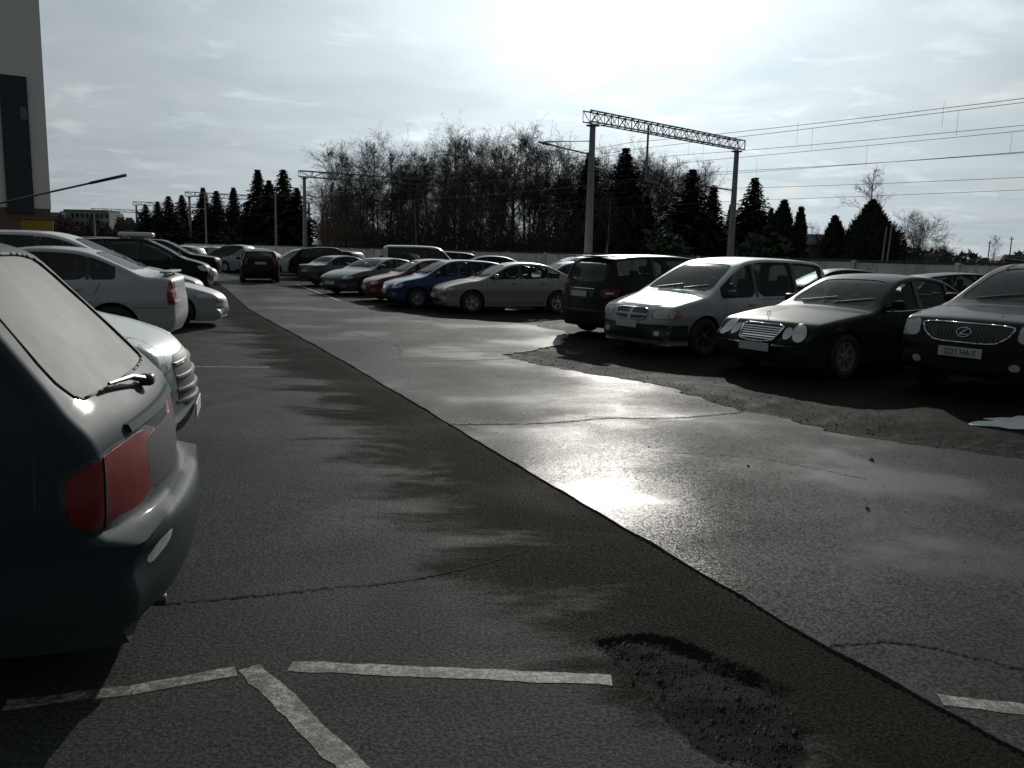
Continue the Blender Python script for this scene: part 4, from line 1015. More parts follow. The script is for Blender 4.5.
crack([(1.2, 7.0), (2.0, 6.9), (2.7, 6.3)], .02, .010, .04)
crack([(-5.5, 21.5), (-3.5, 20.2), (-1.0, 20.4)], .02, .03, .06)
crack([(-3.3, 10.5), (-2.2, 9.6), (-1.9, 8.6), (-1.2, 8.2)], None, .02, .04)
crack([(-1.3, 13.7), (.0, 13.9), (.6, 13.6)], .026, .03, .05)

# puddle
WATER, nt, b = nodes('puddle_water'); setc(b, 'Base Color', (.02, .02, .018, 1)); setc(b, 'Roughness', .03); setc(b, 'IOR', 1.6); bump(nt, b, noise(nt, 6, 3), .04, .01)
PALE_PUDDLE = simple('pale_puddle', (.66, .69, .70), .25, 0, .45, 9, .3, .6)  # opaque mottled pale colour, used on the largest puddle only
def puddle(cx, cy, a, bb, z, seed, rot=0, mat=None):
    vs = [(cx, cy, z)]; N = 60
    for k in range(N):
        t = 2 * math.pi * k / N; r = 1 + .28 * math.sin(2 * t + seed) + .22 * math.sin(3 * t + seed * 2.1) + .12 * math.sin(7 * t + seed * 3) + .06 * math.sin(13 * t)
        x, y = a * r * math.cos(t), bb * r * math.sin(t); vs.append((cx + x * math.cos(rot) - y * math.sin(rot), cy + x * math.sin(rot) + y * math.cos(rot), z))
    tag(mesh_obj('puddle', vs, [(0, k + 1, (k + 1) % N + 1) for k in range(N)], mat or WATER), kind='structure')
puddle(5.62, 8.85, .66, .34, .0, 1.2, R(5), PALE_PUDDLE)
puddle(2.9, 15.5, .5, .12, -.004, 3.0, R(20)); puddle(4.6, 12.8, .4, .08, -.004, 2.0)
puddle(-.2, 21.2, .25, .1, -.002, .9)

# grit
GRIT = simple('grit_stone', (.07, .068, .062), .9, 0, .6, 30, 0, spec=.1)
m = MB()
def stone(x, y, r, z=None):
    z = lotz(x, y) if z is None else z
    p = [Vector((rng.uniform(-1, 1), rng.uniform(-1, 1), rng.uniform(-.5, 1))).normalized() * r * rng.uniform(.7, 1.2) for _ in range(4)]
    q = [(x + r, y, z), (x - r * .6, y + r * .8, z), (x - r * .6, y - r * .8, z), (x + p[0].x * .4, y + p[0].y * .4, z + r * rng.uniform(.6, 1.1))]
    m.add(q, [(0, 1, 3), (1, 2, 3), (2, 0, 3), (0, 2, 1)])
for _ in range(1500):
    y = rng.uniform(2.0, 9) ** 1.0; x = float(xat(SEAM, y)) - abs(rng.gauss(0, .7)); stone(x, y, rng.uniform(.002, .006))
for _ in range(5200):
    x = rng.uniform(.35, 1.15); y = rng.uniform(2.3, 3.6); dd = float(poly_dist(np.array([x]), np.array([y]), HOLE)[0])
    if dd < 0: stone(x, y, rng.uniform(.002, .007) * (1 if rng.random() < .93 else 2.4))
    elif rng.random() < .12 * math.exp(-dd / .06): stone(x, y, rng.uniform(.002, .006))
for _ in range(1700):
    y = rng.uniform(2.5, 16); x = float(xat(REDGE, y)) + rng.expovariate(1.1); stone(x, y, rng.uniform(.004, .016))
for _ in range(160):
    y = rng.uniform(3, 12); x = rng.uniform(float(xat(SEAM, y)) + .2, float(xat(REDGE, y))); stone(x, y, rng.uniform(.003, .008), .010)
for x, y, r in ((3.0, 6.9, .03), (1.9, 6.6, .018), (2.4, 5.5, .02), (1.2, 7.2, .015)): stone(x, y, r, .01)
tag(m.build('grit', GRIT), 'loose pale grit scattered over the asphalt and in the pothole', 'grit', kind='stuff')

# ------------------------------------------------------------------ wall
D = Vector((-.552, .834)); Pn = Vector((.834, .552))      # railway direction, and away from the lot
wall_root = empty('concrete_wall', (0, 0, 0)); tag(wall_root, 'long pale stained concrete panel wall between the car park and the railway', 'wall')
def mat_wall():
    m, nt, b = nodes('wall_concrete')
    n1 = noise(nt, .6, 5, .65); n2 = noise(nt, 2.5, 6, .7, mapping=((1, 1, .35), (0, 0, 0)))
    c_ = mixc(nt, ramp(nt, n1, .35, .65), (.55, .55, .53), (.70, .70, .67)); c_ = mixc(nt, math_(nt, 'MULTIPLY', ramp(nt, n2, .5, .72), .75), c_, (.09, .09, .08))
    nt.links.new(c_, b.inputs['Base Color']); setc(b, 'Roughness', .9); bump(nt, b, noise(nt, 20, 4), .4, .01); return m
WM = mat_wall(); CAP = simple('wall_coping', (.07, .07, .065), .8, 0, .4, 3)
w0 = Vector((1.6, 44.2)); WH = 1.62
for k in range(-11, 32):
    a = w0 + D * (k * 3.6); cc = a + D * 1.78; m = MB(); an = math.atan2(D.y, D.x)
    hh = WH + rng.uniform(-.015, .015)
    m.rbox((cc.x, cc.y, hh / 2 - .05), (3.5, .14, hh), .02, an + rng.uniform(-.004, .004)); 
    m.build('wall_panel', WM, wall_root, True, 30)
    m = MB(); m.rbox((a.x, a.y, WH / 2 - .03), (.16, .24, WH + .04), .02, an); m.build('wall_post', WM, wall_root, True, 30)
    m = MB(); m.box((cc.x, cc.y, hh + .0), (3.42, .2, .06), an); m.build('coping', CAP, wall_root)

# ------------------------------------------------------------------ railway gantries
def truss(m, a, b, h=.55, w=.5, n=22, r=.035):
    a = Vector(a); b = Vector(b); d = (b - a).normalized(); s = Vector((-d.y, d.x, 0)).normalized() * (w / 2)
    up = Vector((0, 0, h))
    ch = [(o + s2, ) for o in (Vector(), up) for s2 in (s, -s)]
    for (o,) in ch: m.tube(a + o, b + o, r, n=4)
    l = (b - a).length
    for k in range(n):
        p = a + d * (l * k / n); q = a + d * (l * (k + 1) / n)
        for s2 in (s, -s):
            if k % 2: m.tube(p + s2, q + s2 + up, r * .6, n=3, cap=False)
            else: m.tube(p + s2 + up, q + s2, r * .6, n=3, cap=False)
            m.tube(p + s2, p + s2 + up, r * .5, n=3, cap=False)
        m.tube(p + s, q - s, r * .5, n=3, cap=False); m.tube(p + s + up, q - s + up, r * .5, n=3, cap=False)
        if k % 2: m.tube(p + s, p - s + up, r * .5, n=3, cap=False)
    for s2 in (s, -s): m.tube(b + s2, b + s2 + up, r, n=4)
def gantry(A, B, H, label, detail=True, z0=0):
    A = Vector(A); B = Vector(B)
    root = empty('railway_gantry', (A.x, A.y, 0)); tag(root, label, 'gantry', 'overhead line gantries over the railway')
    o = Vector((A.x, A.y, 0)); lean = Vector((.02, 0, 0)) * 0
    for P in (A, B):
        m = MB(); p = Vector((P.x, P.y, -.1)) - o
        m.tube(p, p + Vector((0, 0, H + .1)), .24, .15, n=14); m.build('post', CONC, root, True, 40)
        m = MB(); m.rbox(p + Vector((0, 0, H + .03)), (.5, .5, .08), .01, math.atan2((B - A).y, (B - A).x)); m.build('post_cap', STEEL, root)
    d = (B - A).normalized(); e = A - d * .5; f = B + d * .5
    m = MB(); truss(m, Vector((e.x, e.y, H + .08)) - o, Vector((f.x, f.y, H + .08)) - o, n=26 if detail else 14, r=.04 if detail else .06); m.build('truss_beam', STEEL, root)
    return root, o
def arm(root, o, a, b, r=.035, name='bracket_arm'):
    m = MB(); a = Vector(a) - o; b = Vector(b) - o; m.tube(a, b, r, n=6); d = b - a
    for t in (.82, .86, .9): m.tube(a + d * t, a + d * (t + .015), r * 1.7, n=8)
    m.build(name, STEEL, root, True)
A1 = (3.9, 46.0); B1 = (13.9, 55.6)
g1, o1 = gantry(A1, B1, 8.3, 'nearest lattice gantry with two concrete posts, above the black people carrier')
dv = (Vector(B1) - Vector(A1)).normalized()
def along(t, z, off=0): p = Vector(A1) + dv * t + D * off; return (p.x, p.y, z)
m = MB(); m.tube(Vector(along(4.7, 8.8)) - o1, Vector(along(4.7, 5.75)) - o1, .06, n=6); m.tube(Vector(along(4.6, 5.75)) - o1, Vector(along(5.9, 5.7)) - o1, .045, n=6); m.build('drop_post', STEEL, g1)
arm(g1, o1, along(0, 6.75), along(-4.0, 7.0), .045); arm(g1, o1, along(0, 7.45), along(-3.6, 7.05), .025)
arm(g1, o1, along(0, 6.2), along(1.2, 6.05), .04); arm(g1, o1, along(13.7, 5.8), along(9.6, 5.9), .045); arm(g1, o1, along(5.9, 5.7), along(6.9, 5.3), .025)
for k, (px, Y, Hh, Bx, By, lb) in enumerate([
    (304.5, 84.5, 8.2, 14, 9, 'second lattice gantry, standing before the tall bare birches'),
    (191.5, 118, 7.9, 14, 9.5, 'third lattice gantry, in front of the left spruces'),
    (139, 152, 8.0, 15, 9.5, 'fourth lattice gantry, at the left end of the spruces'),
    (97, 190, 8.1, 15, 10, 'fifth and farthest lattice gantry, in front of the distant flats')]):
    X = (px - 512) / 850 * Y * 1.0
    g, og = gantry((X, Y), (X + Bx, Y + By), Hh, lb, False)
    arm(g, og, (X, Y, 6.6), (X + 2.2, Y + 1.4, 6.2), .05)
# slim signal/lighting masts
for (px, Y, h, lb) in ((160, 122, 7.2, 'slim pole before the leftmost spruces'), (207, 112, 8.3, 'slim pole between the second and third gantry, left one'), (276, 96, 7.5, 'slim pole in front of the dense spruces')):
    X = (px - 512) / 850 * Y; m = MB(); m.tube((0, 0, -.1), (0, 0, h), .16, .1, n=8); o = m.build('railway_pole', CONC, None, True, 40); o.location = (X, Y, 0); tag(o, lb, 'pole', 'slim concrete poles by the railway')

# overhead wires
WL = ['topmost overhead wire, right of the nearest gantry', 'second overhead wire from the top', 'third overhead wire from the top', 'fourth overhead wire from the top', 'fifth overhead wire from the top', 'sixth overhead wire from the top', 'second lowest overhead wire on the right', 'lowest overhead wire on the right']
for i, ((d0, Hh), lb) in enumerate(zip([(31, 7.55), (32, 7.35), (34, 7.1), (36, 6.95), (34.5, 6.15), (37, 6.25), (38, 5.55), (40.5, 5.0)], WL)):
    m = MB(); prev = None
    for k in range(-60, 121):
        s_ = k * 1.6
        # sag between the gantries 47 m apart
        base = Pn * d0; p2 = base + D * (s_ + 36.0)
        ph = ((s_ - 0) % 47) / 47; sag = -.35 * 4 * ph * (1 - ph) * (1 if i % 2 == 0 else .3)
        p = Vector((p2.x, p2.y, Hh + sag))
        if prev is not None: m.tube(prev, p, .012, n=4, cap=False)
        prev = p
    if i in (0, 1, 3):
        for k in range(-10, 20):
            s_ = k * 6.5 + 2; base = Pn * d0 + D * (s_ + 36.0)
            m.tube((base.x, base.y, Hh - .1), (base.x, base.y, Hh - 1.0), .006, n=3, cap=False)
    o = m.build('overhead_wire', WIREM); tag(o, lb, 'wire', 'overhead wires along the railway')

# ------------------------------------------------------------------ buildings
fac = simple('pale_facade', (.74, .73, .70), .85, 0, .08, .3, .1); brick = simple('brown_brick_base', (.13, .10, .085), .9, 0, .25, 3, .2); dglass = simple('dark_curtain_glass', (.012, .018, .028), .12, .1, .3, .2, 0)
bx, by = -40.3, 75.0
b1 = empty('office_building', (bx, by, 0), R(33.5)); tag(b1, 'tall pale office building with a dark vertical glass strip at the left edge', 'building')
m = MB(); m.box((-15, 9, 18.1), (30, 18, 27.6)); m.build('wall', fac, b1)
m = MB(); m.box((-15, 9, 2.2), (29.9, 17.9, 4.3)); m.build('base_wall', brick, b1)
m = MB(); m.box((-15, 9, 23.0), (30.5, 18.5, .35)); m.build('cornice', fac, b1)
m = MB(); m.box((-2.3, -.06, 9.5), (2.0, .25, 11.2)); wn = m.build('window_strip', dglass, b1)
m = MB()
for k in range(9): m.box((-2.3, -.22, 4.4 + k * 1.26), (2.0, .08, .05))
for x in (-3.28, -2.62, -1.96, -1.32): m.box((x, -.22, 9.5), (.05, .08, 11.2))
m.build('mullion', simple('dark_mullion', (.02, .024, .03), .4), wn)
m = MB(); m.box((-1.65, -.25, 12.1), (.5, .06, 1.0)); m.build('open_pane', simple('blue_grey_pane', (.10, .12, .15), .3), wn)
for x in (-8, -14, -20):
    m = MB(); m.box((x, -.06, 10), (1.6, .25, 14)); m.build('window_strip', dglass, b1)
# yellow kiosk
yl = simple('ochre_sheet', (.36, .22, .03), .7, 0, .35, 1.2); m = MB(); m.rbox((0, 0, 1.6), (2.2, 2, 3.2), .05)
kx = empty('kiosk', (-37.2, 67, 0), R(30)); tag(kx, 'yellow ochre kiosk at the foot of the tall office building', 'kiosk'); m.build('wall', yl, kx)
m = MB(); m.rbox((0, 0, 3.22), (2.4, 2.2, .1), .03); m.build('roof', simple('brown_roof', (.12, .07, .03), .8), kx)
# ochre house behind the birches
house = empty('ochre_house', (-18.6, 95, 0)); house.scale = (.6, .8, .85); tag(house, 'ochre house with a pale sheet roof behind the bare birches', 'house')
m = MB(); m.box((0, 0, 1.9), (9, 6, 3.8)); m.box((-2.6, -.2, 4.1), (2.6, 5, 1.2)); m.build('wall', simple('ochre_plaster', (.40, .24, .05), .8, 0, .2, 1), house)
m = MB(); m.add([(-4.8, -3.5, 2.6), (4.8, -3.5, 2.6), (4.8, -5.2, 2.1), (-4.8, -5.2, 2.1), (-4.8, -3.5, 2.7), (4.8, -3.5, 2.7), (4.8, -5.2, 2.2), (-4.8, -5.2, 2.2)], [(0, 1, 2, 3), (7, 6, 5, 4), (0, 4, 5, 1), (1, 5, 6, 2), (2, 6, 7, 3), (3, 7, 4, 0)])
m.build('porch_roof', simple('pale_sheet_roof', (.5, .5, .5), .5), house)
m = MB()
m.add([(-5, -3.4, 3.8), (5, -3.4, 3.8), (5, 3.4, 3.8), (-5, 3.4, 3.8), (-5, 0, 5.0), (5, 0, 5.0)], [(0, 1, 5, 4), (2, 3, 4, 5), (0, 4, 3), (1, 2, 5), (0, 3, 2, 1)]); m.build('roof', simple('grey_roof', (.12, .11, .10), .8), house)
for x in (-3, 0, 2.8):
    m = MB(); m.box((x, -3.03, 1.6), (1.1, .1, 1.2)); m.build('window', dglass, house)
# distant flats
def flats(px0, px1, Y, top, lb, nw=8, nf=5):
    x0 = (px0 - 512) / 850 * Y; x1 = (px1 - 512) / 850 * Y; w = x1 - x0
    r = empty('apartment_block', ((x0 + x1) / 2, Y, 0)); tag(r, lb, 'building', 'distant blocks of flats on the left skyline')
    m = MB(); m.box((0, 6, top / 2), (w, 12, top)); m.build('wall', simple('flat_concrete', (.24, .24, .235), .9, 0, .15, .2, .1), r)
    m = MB(); m.box((0, 6, top + .4), (w * .9, 11, .8)); m.build('roof', simple('flat_roof', (.14, .14, .14), .9), r)
    for j in range(nf):
        for i in range(nw):
            m = MB(); m.box((-w / 2 + w * (i + .5) / nw, -.05, top * (j + .55) / nf), (w / nw * .5, .3, top / nf * .45)); m.build('window', dglass, r)
flats(64, 112, 330, 12.6, 'pale block of flats left of the fourth gantry, on the skyline', 10, 4)
flats(112, 134, 340, 8.5, 'lower pale block of flats just left of the spruces', 5, 3)
flats(52, 62, 320, 11, 'narrow block of flats beside the tall office building', 3, 4)
# shed behind the conifers on the right
m = MB(); sh = empty('low_shed', (27.5, 74, 0)); tag(sh, 'low dark shed showing between the dark conifers above the wall', 'shed'); m.box((0, 0, 1.4), (7, 4, 2.8)); m.build('wall', brick, sh)
m = MB(); m.add([(-3.8, -2.3, 2.8), (3.8, -2.3, 2.8), (3.8, 2.3, 2.8), (-3.8, 2.3, 2.8), (-3.8, 0, 3.7), (3.8, 0, 3.7)], [(0, 1, 5, 4), (2, 3, 4, 5), (0, 4, 3), (1, 2, 5), (0, 3, 2, 1)]); m.build('roof', simple('dark_roof', (.08, .08, .08), .8), sh)
hs = empty('far_house', (133, 230, 0)); hs.scale = (.8, .8, .55); tag(hs, 'far house with a pale hipped roof at the right edge above the wall', 'house')
m = MB(); m.box((0, 0, 2), (13, 8, 4)); m.build('wall', fac, hs)
m = MB(); m.add([(-7, -4.5, 4), (7, -4.5, 4), (7, 4.5, 4), (-7, 4.5, 4), (-3, 0, 7), (3, 0, 7)], [(0, 1, 5, 4), (2, 3, 4, 5), (0, 4, 3), (1, 2, 5), (0, 3, 2, 1)]); m.build('roof', simple('grey_roof', (.12, .11, .10), .8), hs)

# ------------------------------------------------------------------ trees
BARK = simple('bark', (.07, .062, .055), .95, 0, .35, 4, .3); BIRCH = simple('birch_bark', (.30, .29, .27), .9, 0, .7, 3, .3)
TWIG = simple('twigs', (.058, .048, .042), .95, 0, .3, 2, 0); NEED = simple('needles', (.020, .030, .017), .9, 0, .5, 1.5, 0, spec=.2)
THUJA = simple('thuja_leaves', (.030, .042, .022), .9, 0, .5, 2, 0, spec=.2)
def bare_tree(seed, H=12, spread=.30, n1=26, start=.22, dense=1.0, up=.8, round_=False, twig=.010):
    r = random.Random(seed); tr = MB(); cr = MB()
    # trunk
    pts = [Vector((0, 0, -.2))]; p = Vector((0, 0, 0)); N = 12
    for k in range(1, N + 1):
        f = k / N; p = Vector((p.x + r.gauss(0, .05) * H / 12, p.y + r.gauss(0, .05) * H / 12, H * (.62 if round_ else .98) * f)); pts.append(p.copy())
    r0 = H * .0145
    for k in range(len(pts) - 1): tr.tube(pts[k], pts[k + 1], r0 * (1 - .93 * k / N), r0 * (1 - .93 * (k + 1) / N), n=7, cap=False)
    def tp(f):
        x = f * N; i = min(int(x), N - 1); return pts[i].lerp(pts[i + 1], x - i)
    def branch(a, d, L, rad, lev):
        n = 4 if lev < 2 else 3; prev = a; dd = d.copy()
        segs = []
        for k in range(n):
            dd = (dd + Vector((r.gauss(0, .16), r.gauss(0, .16), r.gauss(.06 if lev < 2 else -.02, .12)))).normalized()
            nx = prev + dd * (L / n); ra = max(rad * (1 - k / n * .75), twig); rb = max(rad * (1 - (k + 1) / n * .75), twig * .7)
            cr.tube(prev, nx, ra, rb, n=3, cap=False); segs.append((nx, dd.copy())); prev = nx
        if lev < 3:
            cnt = {0: 7, 1: 5, 2: 4}[lev]
            cnt = max(2, int(cnt * dense + r.random()))
            for _ in range(cnt):
                q, e = r.choice(segs); s = e.orthogonal().normalized(); s.rotate(Matrix.Rotation(r.uniform(0, 6.28), 3, e))
                nd = (e * .75 + s * r.uniform(.4, .9) + Vector((0, 0, .18 if lev < 2 else -.05))).normalized()
                branch(q - e * r.uniform(0, L / n), nd, L * r.uniform(.4, .62), rad * .5, lev + 1)
    for k in range(n1):
        f = start + (1 - start) * (k + r.random()) / n1 * .97; a = tp(f); az = r.uniform(0, 6.28)
        env = math.sin(math.pi * min(1, max(.12, (f - start) / (1 - start) * .85 + .18))) ** .7
        L = H * spread * (env * r.uniform(.75, 1.2) + .08)
        if round_: L = H * .42 * r.uniform(.7, 1.1)
        el = up + r.gauss(0, .15) if not round_ else r.uniform(.1, 1.3)
        d = Vector((math.cos(az) * math.cos(el), math.sin(az) * math.cos(el), math.sin(el)))
        branch(a, d, L, r0 * (.42 if round_ else .3) * (1 - f * .6), 0)
    return tr, cr
def spruce(seed, H=10, w=.24, droop=.35, dens=1.0, bare=.06):
    r = random.Random(seed); tr = MB(); cr = MB()
    tr.tube((0, 0, -.2), (0, 0, H * .97), H * .016, H * .002, n=7)
    z = H * bare
    while z < H * .985:
        f = z / H; L0 = H * w * (1 - f) ** .95 * (1 if f > .15 else .85) + .08; nb = max(4, int(9 * dens * (1 - f * .35)))
        ph = r.uniform(0, 6.28)
        for k in range(nb):
            az = ph + 6.283 * k / nb + r.gauss(0, .2); L = L0 * r.uniform(.62, 1.18)
            if r.random() < .08: L *= 1.15
            u = Vector((math.cos(az), math.sin(az), 0)); s = Vector((-u.y, u.x, 0)); n = max(3, int(L / .28))
            for j in range(n):
                t0 = j / n; q = u * (L * t0) + Vector((0, 0, z + .18 * L * math.sin(t0 * 3) - droop * L * t0 * t0 + (.1 * L * t0 ** 4)))
                le = max(.2, .55 * (1 - t0 * .5)) * (H / 10) ** .5 * 1.1 * min(1, .3 + (1 - f) * 1.7)
                for sg in (-1, 1):
                    e = (u * r.uniform(.5, 1.0) + s * sg * r.uniform(.35, 1.0) + Vector((0, 0, r.uniform(-.95, .15)))).normalized()
                    tip = q + e * le * r.uniform(.8, 1.3); wd = Vector((-e.y, e.x, r.uniform(-.3, .3))) * (.13 * min(1, .35 + (1 - f) * 1.6) * (H / 10) ** .5 * r.uniform(.8, 1.4)) + Vector((0, 0, r.uniform(-.08, .08)))
                    cr.add([q - wd, q + wd, tip + wd * .35, tip - wd * .5], [(0, 1, 2, 3)])
                if j == n - 1:
                    tip = q + u * le + Vector((0, 0, .03)); cr.add([q - s * .06, q + s * .06, tip], [(0, 1, 2)])
        z += max(.16, H * .026 * (1 - f * .4)) / dens ** .5
    return tr, cr
def thuja(seed, H=5, W=1.2, dens=900, tip=.5):
    r = random.Random(seed); tr = MB(); cr = MB(); tr.tube((0, 0, -.2), (0, 0, H * .7), .07, .03, n=6)
    lob = [(r.uniform(0, 6.28), r.uniform(.2, .95), r.uniform(-.14, .16)) for _ in range(14)]
    for _ in range(dens):
        f = r.random() ** .8; az = r.uniform(0, 6.28)
        env = min(1, (f / .12 + .55)) * (1 - max(0, (f - .45) / .55) ** (1.3 + tip)) if f < 1 else 0
        for la, lf, amp in lob:
            env += amp * math.exp(-((f - lf) / .12) ** 2) * max(0, math.cos(az - la))
        rad = W / 2 * max(env, .04) * r.uniform(.55, 1.05) ** .6; z = f * H
        c = Vector((rad * math.cos(az), rad * math.sin(az), z)); u = Vector((math.cos(az), math.sin(az), 0))
        e = (u * r.uniform(.1, .7) + Vector((r.gauss(0, .3), r.gauss(0, .3), 1))).normalized(); sd = e.cross(u).normalized() * r.uniform(.05, .12)
        le = r.uniform(.16, .38); cr.add([c - sd, c + sd, c + e * le + sd * .3, c + e * le - sd * .4], [(0, 1, 2, 3)])
    return tr, cr
def proto(tc, tm, cm):
    a = tc[0].build('trunk', tm, None, True); b = tc[1].build('crown', cm, None)
    d = (a.data, b.data); bpy.data.objects.remove(a); bpy.data.objects.remove(b); return d
BT = [proto(bare_tree(100 + k, 12, [.34, .30, .38, .32, .28, .36][k], [20, 21, 18, 22, 20, 18][k], [.25, .3, .2, .35, .18, .28][k], 1.0, [1.0, 1.05, .85, .95, 1.1, .9][k], twig=.0085), BARK, TWIG) for k in range(6)]
BI = [proto(bare_tree(200 + k, 12, .2, 20, .3, .8, 1.0, twig=.008), BIRCH, TWIG) for k in range(2)]
RT = [proto(bare_tree(300, 6, .4, 16, .15, 1.15, .6, True, twig=.008), BARK, TWIG), proto(bare_tree(301, 6, .4, 14, .1, 1.1, .6, True, twig=.008), BARK, TWIG)]
SP = [proto(spruce(400 + k, 10, [.33, .27, .38, .22][k], [.35, .45, .3, .5][k], 1.15), BARK, NEED) for k in range(4)]
TH = [proto(thuja(500, 5, 1.5, 2600), BARK, THUJA), proto(thuja(501, 5, 1.1, 2200), BARK, THUJA), proto(thuja(502, 4, 3.4, 4500, .2), BARK, THUJA)]
def horizon(px): return 251 + .0239 * (px - 512)
def tree(kind, data, H0, px, ytop, Y, label, group=None, wide=1.0, cat='tree'):
    H = (1.66 + (horizon(px) - ytop) / 850 * Y * 1.01) * (.94 if kind in ('bare_tree', 'birch') else 1.02); X = (px - 512) / 850 * Y
    r = empty(kind, (X, Y, 0), rng.uniform(0, 6.28)); s = H / H0; r.scale = (s * wide, s * wide, s); tag(r, label, cat, group)
    for nm, me in zip(('trunk', 'crown'), data):
        o = bpy.data.objects.new(nm, me); col.objects.link(o); o.parent = r
G_B = 'bare broadleaf trees of the grove behind the railway'; G_S = 'spruces behind the railway on the left'; G_E = 'dark evergreens in front of the grove'
LB = 'bare leafless tall tree in the dense grove between the two nearest gantries'
spec = [(333, 152), (345, 158), (362, 165), (372, 147), (388, 152), (400, 165), (412, 153), (426, 158), (441, 155), (452, 142), (462, 138), (474, 146), (486, 152), (497, 150), (509, 141), (520, 140), (530, 146), (541, 152), (552, 150), (563, 158), (574, 166), (590, 160), (604, 166), (620, 156), (634, 160), (648, 168), (664, 162), (676, 176)]
for i, (px, yt) in enumerate(spec):
    Y = rng.uniform(88, 104); tree('bare_tree', BT[i % 6], 12, px, yt, Y, LB, G_B, rng.uniform(.9, 1.2))
for i in range(42):                                      # shorter and farther trees that thicken the grove
    px = 325 + i * 8.6 + rng.uniform(-4, 4); tree('bare_tree', BT[(i * 5 + 2) % 6], 12, px, rng.uniform(168, 198), rng.uniform(100, 125), 'shorter bare tree in the dense grove, half hidden by taller ones', 'shorter bare trees of the grove', rng.uniform(1.1, 1.5))
tree('birch', BI[0], 12, 414, 190, 84, 'pale-trunked birch before the grove, above the red hatchback')
tree('birch', BI[1], 12, 603, 190, 80, 'pale-trunked birch just right of the nearest gantry post')
tree('birch', BI[0], 12, 697, 161, 92, 'tall thin birch rising behind the two spruces left of the right gantry post')
for (px, yt, Y, k, lb) in [(583, 157, 92, 3, 'narrow spruce top behind the nearest gantry left post'), (617, 153, 90, 0, 'tall spruce in the grove right of the nearest gantry left post'),
        (683, 173, 78, 2, 'broad dark spruce under the middle of the nearest gantry beam'), (704, 188, 80, 1, 'narrower spruce between the broad spruce and the right gantry post'), (744, 181, 76, 2, 'spruce with ragged boughs just right of the right gantry post'),
        (661, 205, 84, 0, 'low dark spruce left of the broad spruce'), (640, 198, 86, 1, 'dark spruce in the shade of the grove edge')]:
    tree('spruce', SP[k], 10, px, yt, Y, lb, G_E, 1.5)
for (px, yt, Y, lb) in [(762, 210, 72, 'small pointed spruce right of the ragged spruce'), (722, 206, 82, 'low spruce filling the gap left of the right gantry post'), (670, 196, 88, 'thin spruce hugging the left flank of the broad spruce'), (752, 222, 74, 'low spruce between the ragged and the small pointed spruce'), (697, 204, 84, 'low spruce between the broad and the narrower spruce')]:
    tree('spruce', SP[3], 10, px, yt, Y, lb, G_E, 1.0)
for (px, yt, Y, k, w, lb) in [(774, 207, 70, 0, 1.15, 'knob-topped columnar thuja above the minivan roof'), (791, 213, 70, 1, 1.0, 'slim columnar thuja, rightmost of the row of evergreens'), (825, 221, 62, 0, 1.25, 'pointed dark thuja standing alone right of the row'), (861, 209, 60, 2, .95, 'broad rounded dark evergreen left of the round bare tree')]:
    tree('thuja', TH[k], [5, 5, 4][k], px, yt, Y, lb, None, w)
tree('birch', BI[1], 12, 857, 166, 66, 'slender bare birch rising above the rounded evergreen')
tree('bare_tree', RT[0], 6.3, 908, 205, 58, 'round-crowned bare tree standing alone above the wall on the right'); tree('bare_tree', RT[1], 6.3, 812, 218, 66, 'small bare bush-like tree by the lone pointed thuja', None, .7)
tree('bare_tree', RT[1], 6.3, 885, 222, 62, 'low bare tree between the rounded evergreen and the round-crowned tree'); tree('bare_tree', RT[1], 6.3, 938, 232, 60, 'low bare shrub-like tree right of the round-crowned tree', None, 1.2)
tree('birch', BI[0], 12, 984, 234, 110, 'tiny bare tree on the skyline near the right edge')
for (px, yt, k, lb) in [(148, 206, 2, 'first spruce from the left'), (160, 203, 0, 'second spruce from the left'), (171, 198, 2, 'third spruce from the left'), (184, 197, 0, 'fourth spruce from the left, behind the third gantry post'), (205, 190, 1, 'fifth spruce from the left'), (218, 193, 2, 'sixth spruce from the left'), (235, 190, 3, 'thin pointed spruce in the middle of the left group'),
        (259, 173, 1, 'tall spruce with a bare leader, left of the dense pair'), (270, 183, 0, 'spruce squeezed between the two tallest of the left group'), (284, 173, 2, 'tallest dense spruce at the right end of the left group'), (297, 190, 0, 'shorter spruce right against the second gantry post'), (248, 203, 2, 'low broad spruce before the thin pointed one')]:
    Y = {0: 118, 1: 120}.get(k, 116) + rng.uniform(-4, 4) - (12 if px > 245 else 0); tree('spruce', SP[k], 10, px, yt, Y, lb + ' behind the railway' if 'behind' not in lb else lb, G_S, 1.5)
